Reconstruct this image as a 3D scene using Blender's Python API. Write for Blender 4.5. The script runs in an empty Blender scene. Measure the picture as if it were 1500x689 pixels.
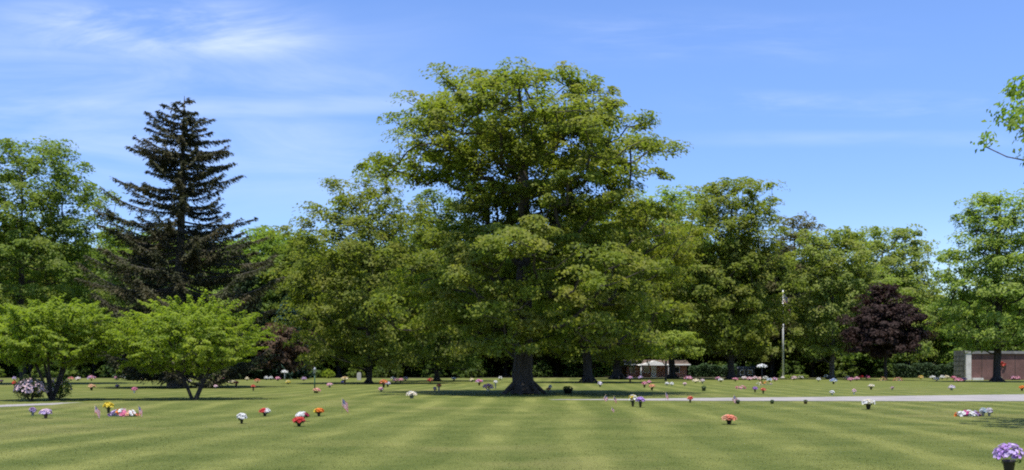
import bpy, math, random
import numpy as np
from mathutils import Vector

# ------------------------------------------------------------------ camera, sky, sun, exposure
scene = bpy.context.scene
COL = scene.collection
R = math.radians
F = 1500.0            # focal length in photo pixels (photo is 1500 wide)
HOR = 540.0           # horizon row in the photo
EYE = 1.6
SUN_EL, SUN_AZ = 74.0, 190.0     # azimuth clockwise from +Y (the way the camera looks)

cam_d = bpy.data.cameras.new("camera")
cam = bpy.data.objects.new("camera", cam_d)
COL.objects.link(cam)
cam.location = (0, 0, EYE)
cam.rotation_euler = (R(90), 0, 0)
cam_d.sensor_width = 36.0
cam_d.lens = 36.0 * F / 1500.0
cam_d.shift_y = (HOR - 344.5) / 1500.0
cam_d.clip_end = 6000
cam_d.clip_start = 0.1
scene.camera = cam

class NT:
    """small helper to wire shader nodes"""
    def __init__(s, tree):
        s.t = tree; s.t.nodes.clear()
    def n(s, typ, ins=None, **kw):
        nd = s.t.nodes.new(typ)
        for k, v in kw.items(): setattr(nd, k, v)
        for k, v in (ins or {}).items():
            sock = nd.inputs[k]
            if isinstance(v, bpy.types.NodeSocket): s.t.links.new(v, sock)
            else: sock.default_value = v
        return nd
    def m(s, op, a, b=None, c=None, clamp=False):
        nd = s.t.nodes.new('ShaderNodeMath'); nd.operation = op; nd.use_clamp = clamp
        for i, v in enumerate((a, b, c)):
            if v is None: continue
            if isinstance(v, bpy.types.NodeSocket): s.t.links.new(v, nd.inputs[i])
            else: nd.inputs[i].default_value = v
        return nd.outputs[0]
    def ramp(s, v, a, b, lo=0.0, hi=1.0):
        nd = s.n('ShaderNodeMapRange', {'Value': v, 'From Min': a, 'From Max': b, 'To Min': lo, 'To Max': hi},
                 interpolation_type='SMOOTHSTEP')
        return nd.outputs[0]
    def mix(s, f, a, b):
        nd = s.t.nodes.new('ShaderNodeMix'); nd.data_type = 'RGBA'
        for k, v in ((0, f), (6, a), (7, b)):
            if isinstance(v, bpy.types.NodeSocket): s.t.links.new(v, nd.inputs[k])
            else: nd.inputs[k].default_value = v
        return nd.outputs[2]
    def noise(s, vec, scale, detail=4, rough=.55):
        return s.n('ShaderNodeTexNoise', {'Vector': vec, 'Scale': scale, 'Detail': detail, 'Roughness': rough}).outputs['Fac']

world = bpy.data.worlds.new("World"); scene.world = world; world.use_nodes = True
w = NT(world.node_tree)
sky = w.n('ShaderNodeTexSky', sky_type='NISHITA')
sky.sun_disc = False
sky.sun_elevation = R(SUN_EL); sky.sun_rotation = R(SUN_AZ)
sky.altitude = 0; sky.air_density = 1.0; sky.dust_density = 0.2; sky.ozone_density = 3.0
tc = w.n('ShaderNodeTexCoord').outputs['Generated']
sp = w.n('ShaderNodeSeparateXYZ', {0: tc})
yy = w.m('MAXIMUM', sp.outputs[1], 0.05)
u = w.m('DIVIDE', sp.outputs[0], yy)       # bearing
v = w.m('DIVIDE', sp.outputs[2], yy)       # height above the horizon
front = w.ramp(sp.outputs[1], 0.1, 0.4)
def cl_noise(su, sv, scale, det, off, warp=0.0):
    vv = w.n('ShaderNodeCombineXYZ', {0: w.m('MULTIPLY', u, su), 1: w.m('MULTIPLY', v, sv), 2: off}).outputs[0]
    nd = w.n('ShaderNodeTexNoise', {'Vector': vv, 'Scale': scale, 'Detail': det, 'Roughness': .6, 'Distortion': warp})
    return nd.outputs['Fac']
def band(x, c, half, soft):
    d = w.m('ABSOLUTE', w.m('SUBTRACT', x, c))
    return w.ramp(d, half, half + soft, 1.0, 0.0)
wob = w.m('MULTIPLY', w.m('SUBTRACT', cl_noise(2, 1, 1.5, 2, 3.3), .5), .03)
vw = w.m('ADD', v, wob)
# bright wisp upper left, fibres under it, the long level band, faint streaks on the right
wisp = w.m('MULTIPLY', w.m('MULTIPLY', band(u, -.34, .05, .15), band(vw, .331, .006, .032)), w.ramp(cl_noise(4.0, 15, 1.4, 6, 1.0, .7), .34, .74))
wide = w.m('MULTIPLY', w.m('MULTIPLY', band(u, -.36, .12, .26), band(vw, .262, .035, .10)), w.ramp(cl_noise(2.6, 11, 1.5, 7, 5.0, .9), .32, .75))
line = w.m('MULTIPLY', w.m('MULTIPLY', band(u, -.42, .24, .16), band(w.m('ADD', v, w.m('MULTIPLY', wob, .3)), .256, .001, .012)), w.ramp(cl_noise(3, 10, 1.4, 4, 8.0), .25, .6))
low = w.m('MULTIPLY', w.m('MULTIPLY', band(u, -.25, .06, .2), band(vw, .205, .01, .06)), w.ramp(cl_noise(2.6, 11, 1.2, 5, 15.0, .6), .3, .75))
r1 = w.m('MULTIPLY', w.m('MULTIPLY', band(u, .36, .04, .2), band(vw, .257, .003, .014)), w.ramp(cl_noise(4, 22, 1.5, 6, 11.0, .5), .36, .72))
r2 = w.m('MULTIPLY', w.m('MULTIPLY', band(u, .34, .08, .14), band(v, .2245, .001, .010)), w.ramp(cl_noise(3, 14, 1.4, 4, 14.0), .25, .65))
r3 = w.m('MULTIPLY', w.m('MULTIPLY', band(u, .18, .05, .2), band(vw, .32, .006, .03)), w.ramp(cl_noise(3, 20, 1.4, 6, 21.0, .4), .38, .75))
tot = w.m('MULTIPLY', wisp, .62)
for c, k in ((wide, .24), (line, .24), (low, .12), (r1, .24), (r2, .15), (r3, .16)):
    tot = w.m('ADD', tot, w.m('MULTIPLY', c, k))
tot = w.m('MULTIPLY', w.m('MINIMUM', tot, .8), front)
skyb = w.n('ShaderNodeHueSaturation', {'Color': sky.outputs[0], 'Hue': w.ramp(sp.outputs[2], .02, .34, .527, .514), 'Saturation': w.ramp(sp.outputs[2], .02, .34, 1.36, 1.18), 'Value': w.ramp(sp.outputs[2], .0, .30, .94, 1.10)}).outputs[0]
skyc = w.mix(tot, skyb, (5.2, 5.7, 6.6, 1))
bg = w.n('ShaderNodeBackground', {'Color': skyc, 'Strength': 0.145})
w.n('ShaderNodeOutputWorld', {0: bg.outputs[0]})

sun_d = bpy.data.lights.new("sun", 'SUN'); sun_d.energy = 5.0; sun_d.angle = R(0.53); sun_d.color = (1, .955, .88)
sun = bpy.data.objects.new("sun", sun_d); COL.objects.link(sun)
sdir = Vector((math.sin(R(SUN_AZ)) * math.cos(R(SUN_EL)), math.cos(R(SUN_AZ)) * math.cos(R(SUN_EL)), math.sin(R(SUN_EL))))
sun.rotation_euler = sdir.to_track_quat('Z', 'Y').to_euler()
sun.location = (0, 20, 60)

vs = scene.view_settings
vs.view_transform = 'Standard'; vs.look = 'None'; vs.gamma = 1; vs.use_curve_mapping = False
vs.exposure = 0.48
scene.render.engine = 'CYCLES'
scene.cycles.filter_width = 2.0
scene.cycles.max_bounces = 8
scene.cycles.use_denoising = False

# ------------------------------------------------------------------ helpers
def tag(o, label=None, cat=None, group=None, kind=None):
    if label: o['label'] = label
    if cat: o['category'] = cat
    if group: o['group'] = group
    if kind: o['kind'] = kind
    return o

def empty(name, loc, label, cat, group=None, rz=0.0):
    o = bpy.data.objects.new(name, None); COL.objects.link(o)
    o.empty_display_size = .3
    o.location = loc; o.rotation_euler = (0, 0, rz)
    return tag(o, label, cat, group)

def link(name, mesh, parent=None):
    o = bpy.data.objects.new(name, mesh); COL.objects.link(o)
    if parent: o.parent = parent
    return o

def copy_thing(src, loc, rz, scale, label, group=None):
    c = src.copy(); COL.objects.link(c)
    c.location = loc; c.rotation_euler = (0, 0, rz); c.scale = scale
    c['label'] = label
    if group: c['group'] = group
    for ch in list(src.children):
        d = ch.copy(); COL.objects.link(d); d.parent = c
    return c

class MB:
    """collects polygons, several materials, builds one mesh"""
    def __init__(s): s.v = []; s.f = []; s.mi = []; s.n = 0; s.sm = []; s.uv = None
    def add(s, verts, faces, mi=0, smooth=False):
        verts = np.asarray(verts, float).reshape(-1, 3)
        s.v.append(verts)
        for f in faces:
            s.f.append([i + s.n for i in f]); s.mi.append(mi); s.sm.append(smooth)
        s.n += len(verts)
    def quads(s, verts, mi=0, smooth=False):           # (M,4,3)
        verts = np.asarray(verts, float)
        m = len(verts)
        s.add(verts.reshape(-1, 3), np.arange(m * 4).reshape(m, 4).tolist(), mi, smooth)
    def box(s, x0, x1, y0, y1, z0, z1, mi=0):
        s.add([(x0,y0,z0),(x1,y0,z0),(x1,y1,z0),(x0,y1,z0),(x0,y0,z1),(x1,y0,z1),(x1,y1,z1),(x0,y1,z1)],
              [(0,3,2,1),(4,5,6,7),(0,1,5,4),(1,2,6,5),(2,3,7,6),(3,0,4,7)], mi)
    def lathe(s, prof, n=12, c=(0,0,0), mi=0, smooth=True, sx=1.0):
        vs_ = []
        for r, z in prof:
            for k in range(n):
                a = 2 * math.pi * k / n
                vs_.append((c[0] + r * math.cos(a) * sx, c[1] + r * math.sin(a), c[2] + z))
        fs = []
        for i in range(len(prof) - 1):
            for k in range(n):
                k2 = (k + 1) % n
                fs.append((i*n+k, i*n+k2, (i+1)*n+k2, (i+1)*n+k))
        fs.append(tuple(range(n))[::-1]); fs.append(tuple((len(prof)-1)*n + k for k in range(n)))
        s.add(vs_, fs, mi, smooth)
    def tube(s, pts, rads, n=6, mi=0):
        pts = np.asarray(pts, float); rings = []
        for i, p in enumerate(pts):
            d = pts[min(i+1, len(pts)-1)] - pts[max(i-1, 0)]
            d /= (np.linalg.norm(d) + 1e-9)
            a = np.cross(d, (0.0, 0, 1) if abs(d[2]) < .9 else (1.0, 0, 0)); a /= np.linalg.norm(a)
            b = np.cross(d, a)
            for k in range(n):
                t = 2 * math.pi * k / n
                rings.append(p + rads[i] * (math.cos(t) * a + math.sin(t) * b))
        fs = []
        for i in range(len(pts) - 1):
            for k in range(n):
                k2 = (k + 1) % n
                fs.append((i*n+k, i*n+k2, (i+1)*n+k2, (i+1)*n+k))
        fs.append(tuple(range(n))[::-1]); fs.append(tuple((len(pts)-1)*n + k for k in range(n)))
        s.add(rings, fs, mi, True)
    def build(s, name, mats, parent=None):
        me = bpy.data.meshes.new(name)
        V = np.concatenate(s.v)
        me.from_pydata(V.tolist(), [], s.f)
        for m in (mats if isinstance(mats, (list, tuple)) else [mats]): me.materials.append(m)
        me.polygons.foreach_set('material_index', s.mi)
        me.polygons.foreach_set('use_smooth', s.sm)
        me.update()
        return link(name, me, parent)

def quad_mesh(name, verts, mat):
    """(M,4,3) loose quads -> mesh, fast"""
    verts = np.asarray(verts, np.float32); m = len(verts)
    me = bpy.data.meshes.new(name)
    me.vertices.add(m * 4); me.vertices.foreach_set('co', verts.ravel())
    me.loops.add(m * 4); me.loops.foreach_set('vertex_index', np.arange(m * 4, dtype=np.int32))
    me.polygons.add(m); me.polygons.foreach_set('loop_start', np.arange(m, dtype=np.int32) * 4)
    me.materials.append(mat)
    me.update(calc_edges=True); me.validate()
    return me

# ------------------------------------------------------------------ materials
MATS = {}
def new_mat(name):
    m = bpy.data.materials.new(name); m.use_nodes = True
    return m, NT(m.node_tree)
def finish(t, shader, disp=None):
    o = t.n('ShaderNodeOutputMaterial', {0: shader})
    return o

def plain(name, col, rough=.6, var=.15, scale=6.0, metal=0.0, bump=0.0):
    if name in MATS: return MATS[name]
    m, t = new_mat(name)
    tcx = t.n('ShaderNodeTexCoord').outputs['Object']
    nz = t.noise(tcx, scale, 5)
    a = tuple(c * (1 - var) for c in col) + (1,); b = tuple(min(1, c * (1 + var)) for c in col) + (1,)
    c = t.mix(t.ramp(nz, .3, .7), a, b)
    ins = {'Base Color': c, 'Roughness': rough, 'Metallic': metal}
    if bump:
        ins['Normal'] = t.n('ShaderNodeBump', {'Height': t.noise(tcx, scale * 4, 5), 'Strength': bump, 'Distance': .05}).outputs[0]
    p = t.n('ShaderNodeBsdfPrincipled', ins)
    finish(t, p.outputs[0]); MATS[name] = m
    return m

FOL = 1.15
def foliage(name, c1, c2, c3=None, trans=.48, clump=.35, tboost=(1.45, 1.6, .75)):
    """leaf material: two leaf colours by leaf, a third (young growth) by patch"""
    c1, c2 = (tuple(x * FOL for x in c_) for c_ in (c1, c2)); c3 = c3 and tuple(x * FOL for x in c3)
    m, t = new_mat(name)
    geo = t.n('ShaderNodeNewGeometry')
    rnd = geo.outputs['Random Per Island']
    oi = t.n('ShaderNodeObjectInfo').outputs['Random']
    tcx = t.n('ShaderNodeTexCoord').outputs['Object']
    nz = t.noise(tcx, clump, 3)
    c = t.mix(rnd, c1 + (1,), c2 + (1,))
    if c3:
        c = t.mix(t.m('MULTIPLY', t.ramp(nz, .42, .68), .8), c, c3 + (1,))
    hsv = t.n('ShaderNodeHueSaturation', {'Color': c, 'Hue': t.ramp(oi, 0, 1, .492, .506), 'Saturation': t.ramp(rnd, 0, 1, .85, 1.05),
                                           'Value': t.ramp(oi, 0, 1, .88, 1.12)})
    c = hsv.outputs[0]
    p = t.n('ShaderNodeBsdfPrincipled', {'Base Color': c, 'Roughness': .55, 'Specular IOR Level': .10})
    tb = t.n('ShaderNodeMix', {0: 1.0, 6: c, 7: tboost + (1,)}, data_type='RGBA', blend_type='MULTIPLY').outputs[2]
    tr = t.n('ShaderNodeBsdfTranslucent', {'Color': tb})
    mx = t.n('ShaderNodeMixShader', {0: trans, 1: p.outputs[0], 2: tr.outputs[0]})
    finish(t, mx.outputs[0])
    return m

def bark(name, col):
    m, t = new_mat(name)
    tcx = t.n('ShaderNodeTexCoord').outputs['Object']
    mp = t.n('ShaderNodeMapping', {0: tcx, 3: (5, 5, .8)}).outputs[0]
    nz = t.noise(mp, 1.6, 6, .65)
    c = t.mix(t.ramp(nz, .32, .68), tuple(x * .5 for x in col) + (1,), tuple(x * 1.5 for x in col) + (1,))
    b = t.n('ShaderNodeBump', {'Height': nz, 'Strength': .8, 'Distance': .06}).outputs[0]
    p = t.n('ShaderNodeBsdfPrincipled', {'Base Color': c, 'Roughness': .9, 'Normal': b})
    finish(t, p.outputs[0]); return m

OAK = foliage('oak_leaves', (.110, .142, .013), (.165, .190, .024), (.205, .195, .034))
OLIVE = foliage('olive_leaves', (.110, .142, .015), (.165, .192, .028), (.195, .195, .038))
MAPLE = foliage('maple_leaves', (.105, .175, .020), (.165, .228, .034), (.190, .228, .042))
GREEN = foliage('green_leaves', (.150, .205, .030), (.205, .255, .048), (.225, .255, .055))
PALE = foliage('pale_leaves', (.155, .215, .038), (.210, .265, .058), (.240, .258, .060))
YOUNG = foliage('young_leaves', (.140, .200, .014), (.205, .258, .024), (.240, .280, .028), trans=.5)
WOOD = foliage('wood_leaves', (.085, .140, .020), (.140, .185, .032), (.160, .185, .036), clump=.18)
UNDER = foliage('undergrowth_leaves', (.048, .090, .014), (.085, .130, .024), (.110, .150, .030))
DOGWOOD = foliage('dogwood_leaves', (.165, .205, .026), (.215, .245, .040), None, tboost=(1.4, 1.45, .8))
PURPLE = foliage('purple_leaves', (.023, .014, .012), (.044, .027, .023), None, trans=.22, tboost=(1.4, .9, .9))
RUSSET = foliage('russet_leaves', (.075, .050, .030), (.120, .080, .046), None, trans=.3, tboost=(1.3, 1.0, .8))
NEEDLE = foliage('spruce_needles', (.034, .042, .018), (.064, .066, .032), (.090, .076, .040), trans=.15, clump=.5)
BLUEN = foliage('blue_needles', (.026, .060, .046), (.055, .100, .074), None, trans=.15)
DARKN = foliage('dark_needles', (.024, .048, .018), (.050, .080, .030), None, trans=.15)
BARK = bark('oak_bark', (.042, .034, .029))
BARKG = bark('grey_bark', (.085, .075, .065))
BARKD = bark('dark_bark', (.030, .025, .022))

def lawn_material():
    m, t = new_mat('mown_lawn')
    g = t.n('ShaderNodeNewGeometry').outputs['Position']
    s = t.n('ShaderNodeSeparateXYZ', {0: g})
    x, y = s.outputs[0], s.outputs[1]
    big = t.noise(g, .09, 4); med = t.noise(g, .45, 5, .6); fine = t.noise(g, 5.0, 6, .7); vfine = t.noise(g, 34.0, 3, .7)
    wobx = t.m('ADD', x, t.m('MULTIPLY', t.m('SUBTRACT', t.noise(g, .06, 2), .5), 2.4))
    # mower passes running away from the camera, each about 1.7 m, laid one way then the other
    st = t.m('SINE', t.m('MULTIPLY', t.m('ADD', wobx, t.m('MULTIPLY', y, -.05)), math.pi / 1.05))
    st = t.ramp(st, -.5, .5)
    st2 = t.ramp(t.m('SINE', t.m('MULTIPLY', t.m('ADD', t.m('ADD', y, t.m('MULTIPLY', x, .22)), t.m('MULTIPLY', big, 9.0)), math.pi / 2.1)), -.6, .6)
    pas = t.m('ADD', t.m('MULTIPLY', st, .84), t.m('MULTIPLY', st2, .16))
    dark = (.068, .092, .018, 1); lite = (.172, .183, .048, 1)
    # thin pale lines where passes overlap
    ed = t.m('SINE', t.m('MULTIPLY', t.m('ADD', wobx, t.m('MULTIPLY', y, -.05)), math.pi / 1.05))
    ed = t.m('MULTIPLY', t.ramp(ed, .45, .95), t.ramp(t.noise(g, .16, 3), .44, .60))
    f = t.m('ADD', t.m('MULTIPLY', pas, .27), t.m('MULTIPLY', t.ramp(med, .35, .65), .34))
    f = t.m('ADD', f, t.m('MULTIPLY', t.ramp(fine, .3, .7), .24))
    f = t.m('ADD', f, t.m('MULTIPLY', ed, .42))
    c = t.mix(f, dark, lite)
    dry = t.m('MULTIPLY', t.ramp(t.m('ADD', t.m('MULTIPLY', big, .7), t.m('MULTIPLY', med, .3)), .50, .66), .42)
    c = t.mix(dry, c, (.185, .165, .062, 1))
    hs = t.n('ShaderNodeHueSaturation', {'Color': c, 'Value': t.ramp(vfine, .25, .75, .72, 1.28)})
    b = t.n('ShaderNodeBump', {'Height': t.m('ADD', vfine, t.m('MULTIPLY', fine, .8)), 'Strength': .7, 'Distance': .05}).outputs[0]
    p = t.n('ShaderNodeBsdfPrincipled', {'Base Color': hs.outputs[0], 'Roughness': .85, 'Specular IOR Level': .08, 'Normal': b})
    finish(t, p.outputs[0]); return m
LAWN = lawn_material()

def road_material():
    m, t = new_mat('pale_road')
    g = t.n('ShaderNodeNewGeometry').outputs['Position']
    n1 = t.noise(g, .5, 5); n2 = t.noise(g, 14, 4, .7)
    f = t.m('ADD', t.m('MULTIPLY', n1, .6), t.m('MULTIPLY', n2, .4))
    c = t.mix(t.ramp(f, .35, .65), (.21, .195, .18, 1), (.30, .275, .255, 1))
    p = t.n('ShaderNodeBsdfPrincipled', {'Base Color': c, 'Roughness': .9})
    finish(t, p.outputs[0]); return m

def brick_material(name, c1, c2, mortar, axis='x', scale=1.0):
    m, t = new_mat(name)
    tcx = t.n('ShaderNodeTexCoord').outputs['Object']
    s = t.n('ShaderNodeSeparateXYZ', {0: tcx})
    vec = t.n('ShaderNodeCombineXYZ', {0: t.m('ADD', s.outputs[0], s.outputs[1]), 1: s.outputs[2], 2: 0.0}).outputs[0]
    b = t.n('ShaderNodeTexBrick', {'Vector': vec, 'Color1': c1 + (1,), 'Color2': c2 + (1,), 'Mortar': mortar + (1,), 'Scale': scale,
                                   'Mortar Size': .008, 'Brick Width': .22, 'Row Height': .075, 'Bias': 0.0})
    nz = t.noise(tcx, .7, 4)
    hs = t.n('ShaderNodeHueSaturation', {'Color': b.outputs[0], 'Value': t.ramp(nz, .3, .7, .8, 1.2)})
    p = t.n('ShaderNodeBsdfPrincipled', {'Base Color': hs.outputs[0], 'Roughness': .88})
    finish(t, p.outputs[0]); return m

def flag_material():
    m, t = new_mat('flag_cloth')
    uv = t.n('ShaderNodeUVMap', uv_map='uv').outputs[0]
    s = t.n('ShaderNodeSeparateXYZ', {0: uv}); fu, fv = s.outputs[0], s.outputs[1]
    stripe = t.m('MODULO', t.m('FLOOR', t.m('MULTIPLY', fv, 12.999)), 2.0)
    c = t.mix(stripe, (.55, .030, .045, 1), (.80, .78, .76, 1))
    canton = t.m('MULTIPLY', t.m('LESS_THAN', fu, .40), t.m('GREATER_THAN', fv, 6 / 13))
    du = t.m('SUBTRACT', t.m('FRACT', t.m('MULTIPLY', fu, 15.0)), .5); dv = t.m('SUBTRACT', t.m('FRACT', t.m('MULTIPLY', fv, 9.3)), .5)
    star = t.m('LESS_THAN', t.m('ADD', t.m('MULTIPLY', du, du), t.m('MULTIPLY', dv, dv)), .07)
    c = t.mix(canton, c, t.mix(star, (.022, .035, .16, 1), (.75, .75, .75, 1)))
    p = t.n('ShaderNodeBsdfPrincipled', {'Base Color': c, 'Roughness': .7})
    tr = t.n('ShaderNodeBsdfTranslucent', {'Color': c})
    finish(t, t.n('ShaderNodeMixShader', {0: .4, 1: p.outputs[0], 2: tr.outputs[0]}).outputs[0]); return m
FLAG = flag_material()

PETAL = {}
def petal(col):
    if col in PETAL: return PETAL[col]
    base = {'white': (.80, .79, .76), 'cream': (.76, .68, .48), 'yellow': (.75, .60, .05), 'orange': (.78, .24, .03), 'peach': (.80, .45, .27),
            'salmon': (.76, .28, .17), 'red': (.58, .03, .03), 'crimson': (.36, .02, .07), 'pink': (.76, .36, .46), 'palepink': (.79, .58, .60),
            'rose': (.68, .19, .31), 'magenta': (.55, .06, .26), 'lilac': (.60, .47, .72), 'violet': (.47, .27, .64), 'purple': (.26, .09, .40),
            'blue': (.20, .27, .62), 'skyblue': (.55, .68, .80), 'mauve': (.42, .24, .36), 'black': (.022, .019, .022), 'tan': (.60, .42, .19)}[col]
    m, t = new_mat('petal_' + col)
    rnd = t.n('ShaderNodeNewGeometry').outputs['Random Per Island']
    c = t.mix(rnd, tuple(x * .72 for x in base) + (1,), tuple(min(.86, x * 1.12) for x in base) + (1,))
    p = t.n('ShaderNodeBsdfPrincipled', {'Base Color': c, 'Roughness': .6})
    tr = t.n('ShaderNodeBsdfTranslucent', {'Color': c})
    finish(t, t.n('ShaderNodeMixShader', {0: .35, 1: p.outputs[0], 2: tr.outputs[0]}).outputs[0])
    PETAL[col] = m
    return m
VASE = {'dark': plain('bronze_vase', (.030, .027, .025), .45, metal=.3), 'black': plain('black_vase', (.012, .012, .013), .4),
        'green': plain('green_vase', (.035, .06, .035), .5), 'brown': plain('brown_vase', (.10, .062, .045), .55),
        'grey': plain('stone_vase', (.26, .25, .23), .8), 'white': plain('white_vase', (.7, .69, .66), .5)}
STEM = foliage('bouquet_leaves', (.030, .065, .018), (.06, .11, .03), None, trans=.3)
STICK = plain('flag_stick', (.45, .34, .20), .6)
METAL = plain('pale_metal', (.70, .70, .70), .5)
WHITE = plain('white_paint', (.78, .77, .74), .5, var=.05, scale=2)
GREY = plain('grey_stone', (.36, .345, .33), .85, scale=3, bump=.3)
STONE = plain('grey_ashlar', (.20, .195, .19), .85, scale=1.2, var=.25, bump=.3)
PALEST = plain('pale_stone', (.50, .48, .45), .8, scale=2)
GLASS = plain('window_glass', (.02, .023, .026), .08, var=.1)

# ------------------------------------------------------------------ the ground
ROAD = [(-900, 38.0, 40.8), (-300, 39.0, 41.8), (0, 42.4, 44.6), (90, 45.2, 47.6), (283, 47.0, 50.6), (430, 48.4, 52.0), (560, 49.5, 53.1), (760, 52.3, 52.4), (860, 51.7, 53.0), (930, 51.0, 53.6),
        (1000, 50.5, 55.0), (1200, 50.1, 57.2), (1350, 50.0, 60.0), (1500, 50.0, 63.0), (1800, 50.0, 67.0), (2400, 50.0, 70.0)]
_rp = np.array([p[0] for p in ROAD], float); _rn = np.array([p[1] for p in ROAD]); _rf = np.array([p[2] for p in ROAD])
def ground(x, y):
    """lawn height: level, with a low crest that hides the drive left of the big oak"""
    x = np.asarray(x, float); y = np.asarray(y, float)
    px = 750 + 1500 * x / np.maximum(y, 5)
    near = np.interp(px, _rp, _rn)
    d = y - (near - 2.3)
    win = 1 / (1 + np.exp(-(px - 85) / 14.0)) / (1 + np.exp((px - 800) / 18.0))
    prof = np.where(d < 0, np.exp(-(d / 4.0) ** 2), np.exp(-(d / 1.1) ** 2))
    roll = .03 * np.sin(x * .31 + 1.0) * np.sin(y * .23) * np.clip((44 - y) / 8, 0, 1)
    return .20 * win * prof * (y > 20) + roll
def place(px, yb):
    D = EYE * F / (yb - HOR)
    for _ in range(12):
        x = (px - 750) / F * D
        D = .5 * D + .5 * (EYE - float(ground(x, D))) * F / (yb - HOR)
    x = (px - 750) / F * D
    return x, D, float(ground(x, D))

xs = np.concatenate([np.array([-2500, -1200, -600, -300, -180, -120, -90]), np.arange(-70, 70.1, 1.25), np.array([90, 120, 180, 300, 600, 1200, 2500])])
ys = np.concatenate([np.array([-400, -100, -30, 0, 5]), np.arange(8, 62, .6), np.arange(62, 100, 3), np.array([110, 130, 160, 200, 300, 600, 1200, 3000])])
X, Y = np.meshgrid(xs, ys)
Z = ground(X, Y)
V = np.stack([X, Y, Z], -1).reshape(-1, 3)
nx = len(xs)
fs = [(j*nx+i, j*nx+i+1, (j+1)*nx+i+1, (j+1)*nx+i) for j in range(len(ys)-1) for i in range(nx-1)]
mb = MB(); mb.add(V, fs, 0, True)
tag(mb.build('lawn', LAWN), 'mown green lawn with faint mower stripes', kind='structure')

# standing grass blades over the nearer lawn
rng = np.random.default_rng(17)
nbl = 120000
dd = 13.5 * (52 / 13.5) ** rng.uniform(0, 1, nbl) 
xx_ = rng.uniform(-.56, .56, nbl) * dd
keepb = (np.sin(xx_ * 1.7 + np.sin(dd * .9) * 2) * np.sin(dd * 1.3 + xx_ * .4) + rng.normal(0, .8, nbl)) > -.7
pxb = 750 + 1500 * xx_ / dd
keepb &= dd < np.interp(pxb, _rp, _rn) - .15
dd, xx_ = dd[keepb], xx_[keepb]; nbl = len(dd)
hb = rng.uniform(.008, .022, nbl)[:, None]; wb = (rng.uniform(.004, .010, nbl) * (dd / 20) ** .5)[:, None]
P = np.stack([xx_, dd, ground(xx_, dd) - .004], 1)
an = rng.uniform(0, 6.28, nbl); S_ = np.stack([np.cos(an), np.sin(an), np.zeros(nbl)], 1)
lean_ = rng.normal(0, .9, (nbl, 3)); lean_[:, 2] = .8
T_ = P + lean_ * hb
gm = quad_mesh('grass', np.stack([P - S_ * wb, P + S_ * wb, T_ + S_ * wb * .35, T_ - S_ * wb * .35], 1), LAWN)
tag(link('grass', gm), 'short mown grass blades', 'grass', kind='stuff')

# pale drive
px_f = np.interp(np.linspace(0, 1, 900), np.linspace(0, 1, len(_rp)), _rp)
rng = np.random.default_rng(12)
vv = []; ff = []
for i, p in enumerate(px_f):
    n_, f_ = np.interp(p, _rp, _rn) + rng.normal(0, .07), np.interp(p, _rp, _rf) + rng.normal(0, .09)
    for k in range(4):
        D = n_ + (f_ - n_) * k / 3
        x = (p - 750) / F * D
        vv.append((x, D, float(ground(x, D)) + .012))
    if i:
        for k in range(3):
            a = (i - 1) * 4 + k
            ff.append((a, a + 4, a + 5, a + 1))
mb = MB(); mb.add(vv, [f[::-1] for f in ff], 0)
tag(mb.build('road', road_material()), 'pale grey drive crossing the lawn', kind='structure')

# woodland floor beyond the lawn
rng = np.random.default_rng(5)
m, t = new_mat('leaf_litter')
g = t.n('ShaderNodeNewGeometry').outputs['Position']
c = t.mix(t.ramp(t.noise(g, .4, 6, .7), .35, .65), (.035, .045, .014, 1), (.075, .060, .032, 1))
finish(t, t.n('ShaderNodeBsdfPrincipled', {'Base Color': c, 'Roughness': 1.0}).outputs[0])
xe = np.linspace(-300, 300, 121)
ye = 171 + 3 * np.sin(xe * .11) + rng.uniform(-1.2, 1.2, len(xe))
vv = []; ff = []
for i in range(len(xe)):
    vv += [(xe[i], ye[i], .004), (xe[i], 420, .004)]
    if i: ff.append((2*i-2, 2*i, 2*i+1, 2*i-1))
mb = MB(); mb.add(vv, ff)
tag(mb.build('woodland_ground', m), 'dark leaf-littered woodland floor beyond the lawn', kind='structure')

# ------------------------------------------------------------------ trees
def frusta(P, Q, rp, rq, n=6):
    """independent tapered tubes P->Q as loose quads (E*n,4,3)"""
    P, Q = np.asarray(P), np.asarray(Q)
    d = Q - P; L = np.linalg.norm(d, axis=1, keepdims=True); d = d / np.maximum(L, 1e-6)
    ref = np.where(np.abs(d[:, 2:3]) > .95, np.array([[1., 0, 0]]), np.array([[0, 0, 1.]]))
    a = np.cross(d, ref); a /= np.linalg.norm(a, axis=1, keepdims=True); b = np.cross(d, a)
    ang = np.arange(n + 1) * 2 * np.pi / n
    ring = a[:, None] * np.cos(ang)[None, :, None] + b[:, None] * np.sin(ang)[None, :, None]
    A = P[:, None] + ring * rp[:, None, None]; B = (Q + d * rq[:, None] * .3)[:, None] + ring * rq[:, None, None]
    q = np.stack([A[:, :-1], A[:, 1:], B[:, 1:], B[:, :-1]], 2)
    return q.reshape(-1, 4, 3)

def leaf_quads(rng, P, N, size, wid=.62):
    """rhombic leaves at P facing N"""
    n = len(P)
    N = N / np.linalg.norm(N, axis=1, keepdims=True)
    rv = rng.normal(size=(n, 3)); T = rv - (rv * N).sum(1, keepdims=True) * N
    T /= np.linalg.norm(T, axis=1, keepdims=True)
    B = np.cross(N, T)
    L = (size * rng.uniform(.65, 1.35, n))[:, None]
    W = L * wid * .5
    c = N * L * .10
    return np.stack([P - T * L * .5 - c, P + B * W + c * .4, P + T * L * .5 - c, P - B * W + c * .4], 1)

def in_ball(rng, n):
    d = rng.normal(size=(n, 3)); d /= np.linalg.norm(d, axis=1, keepdims=True)
    return d * rng.uniform(0, 1, n)[:, None] ** (1 / 2.4)

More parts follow.
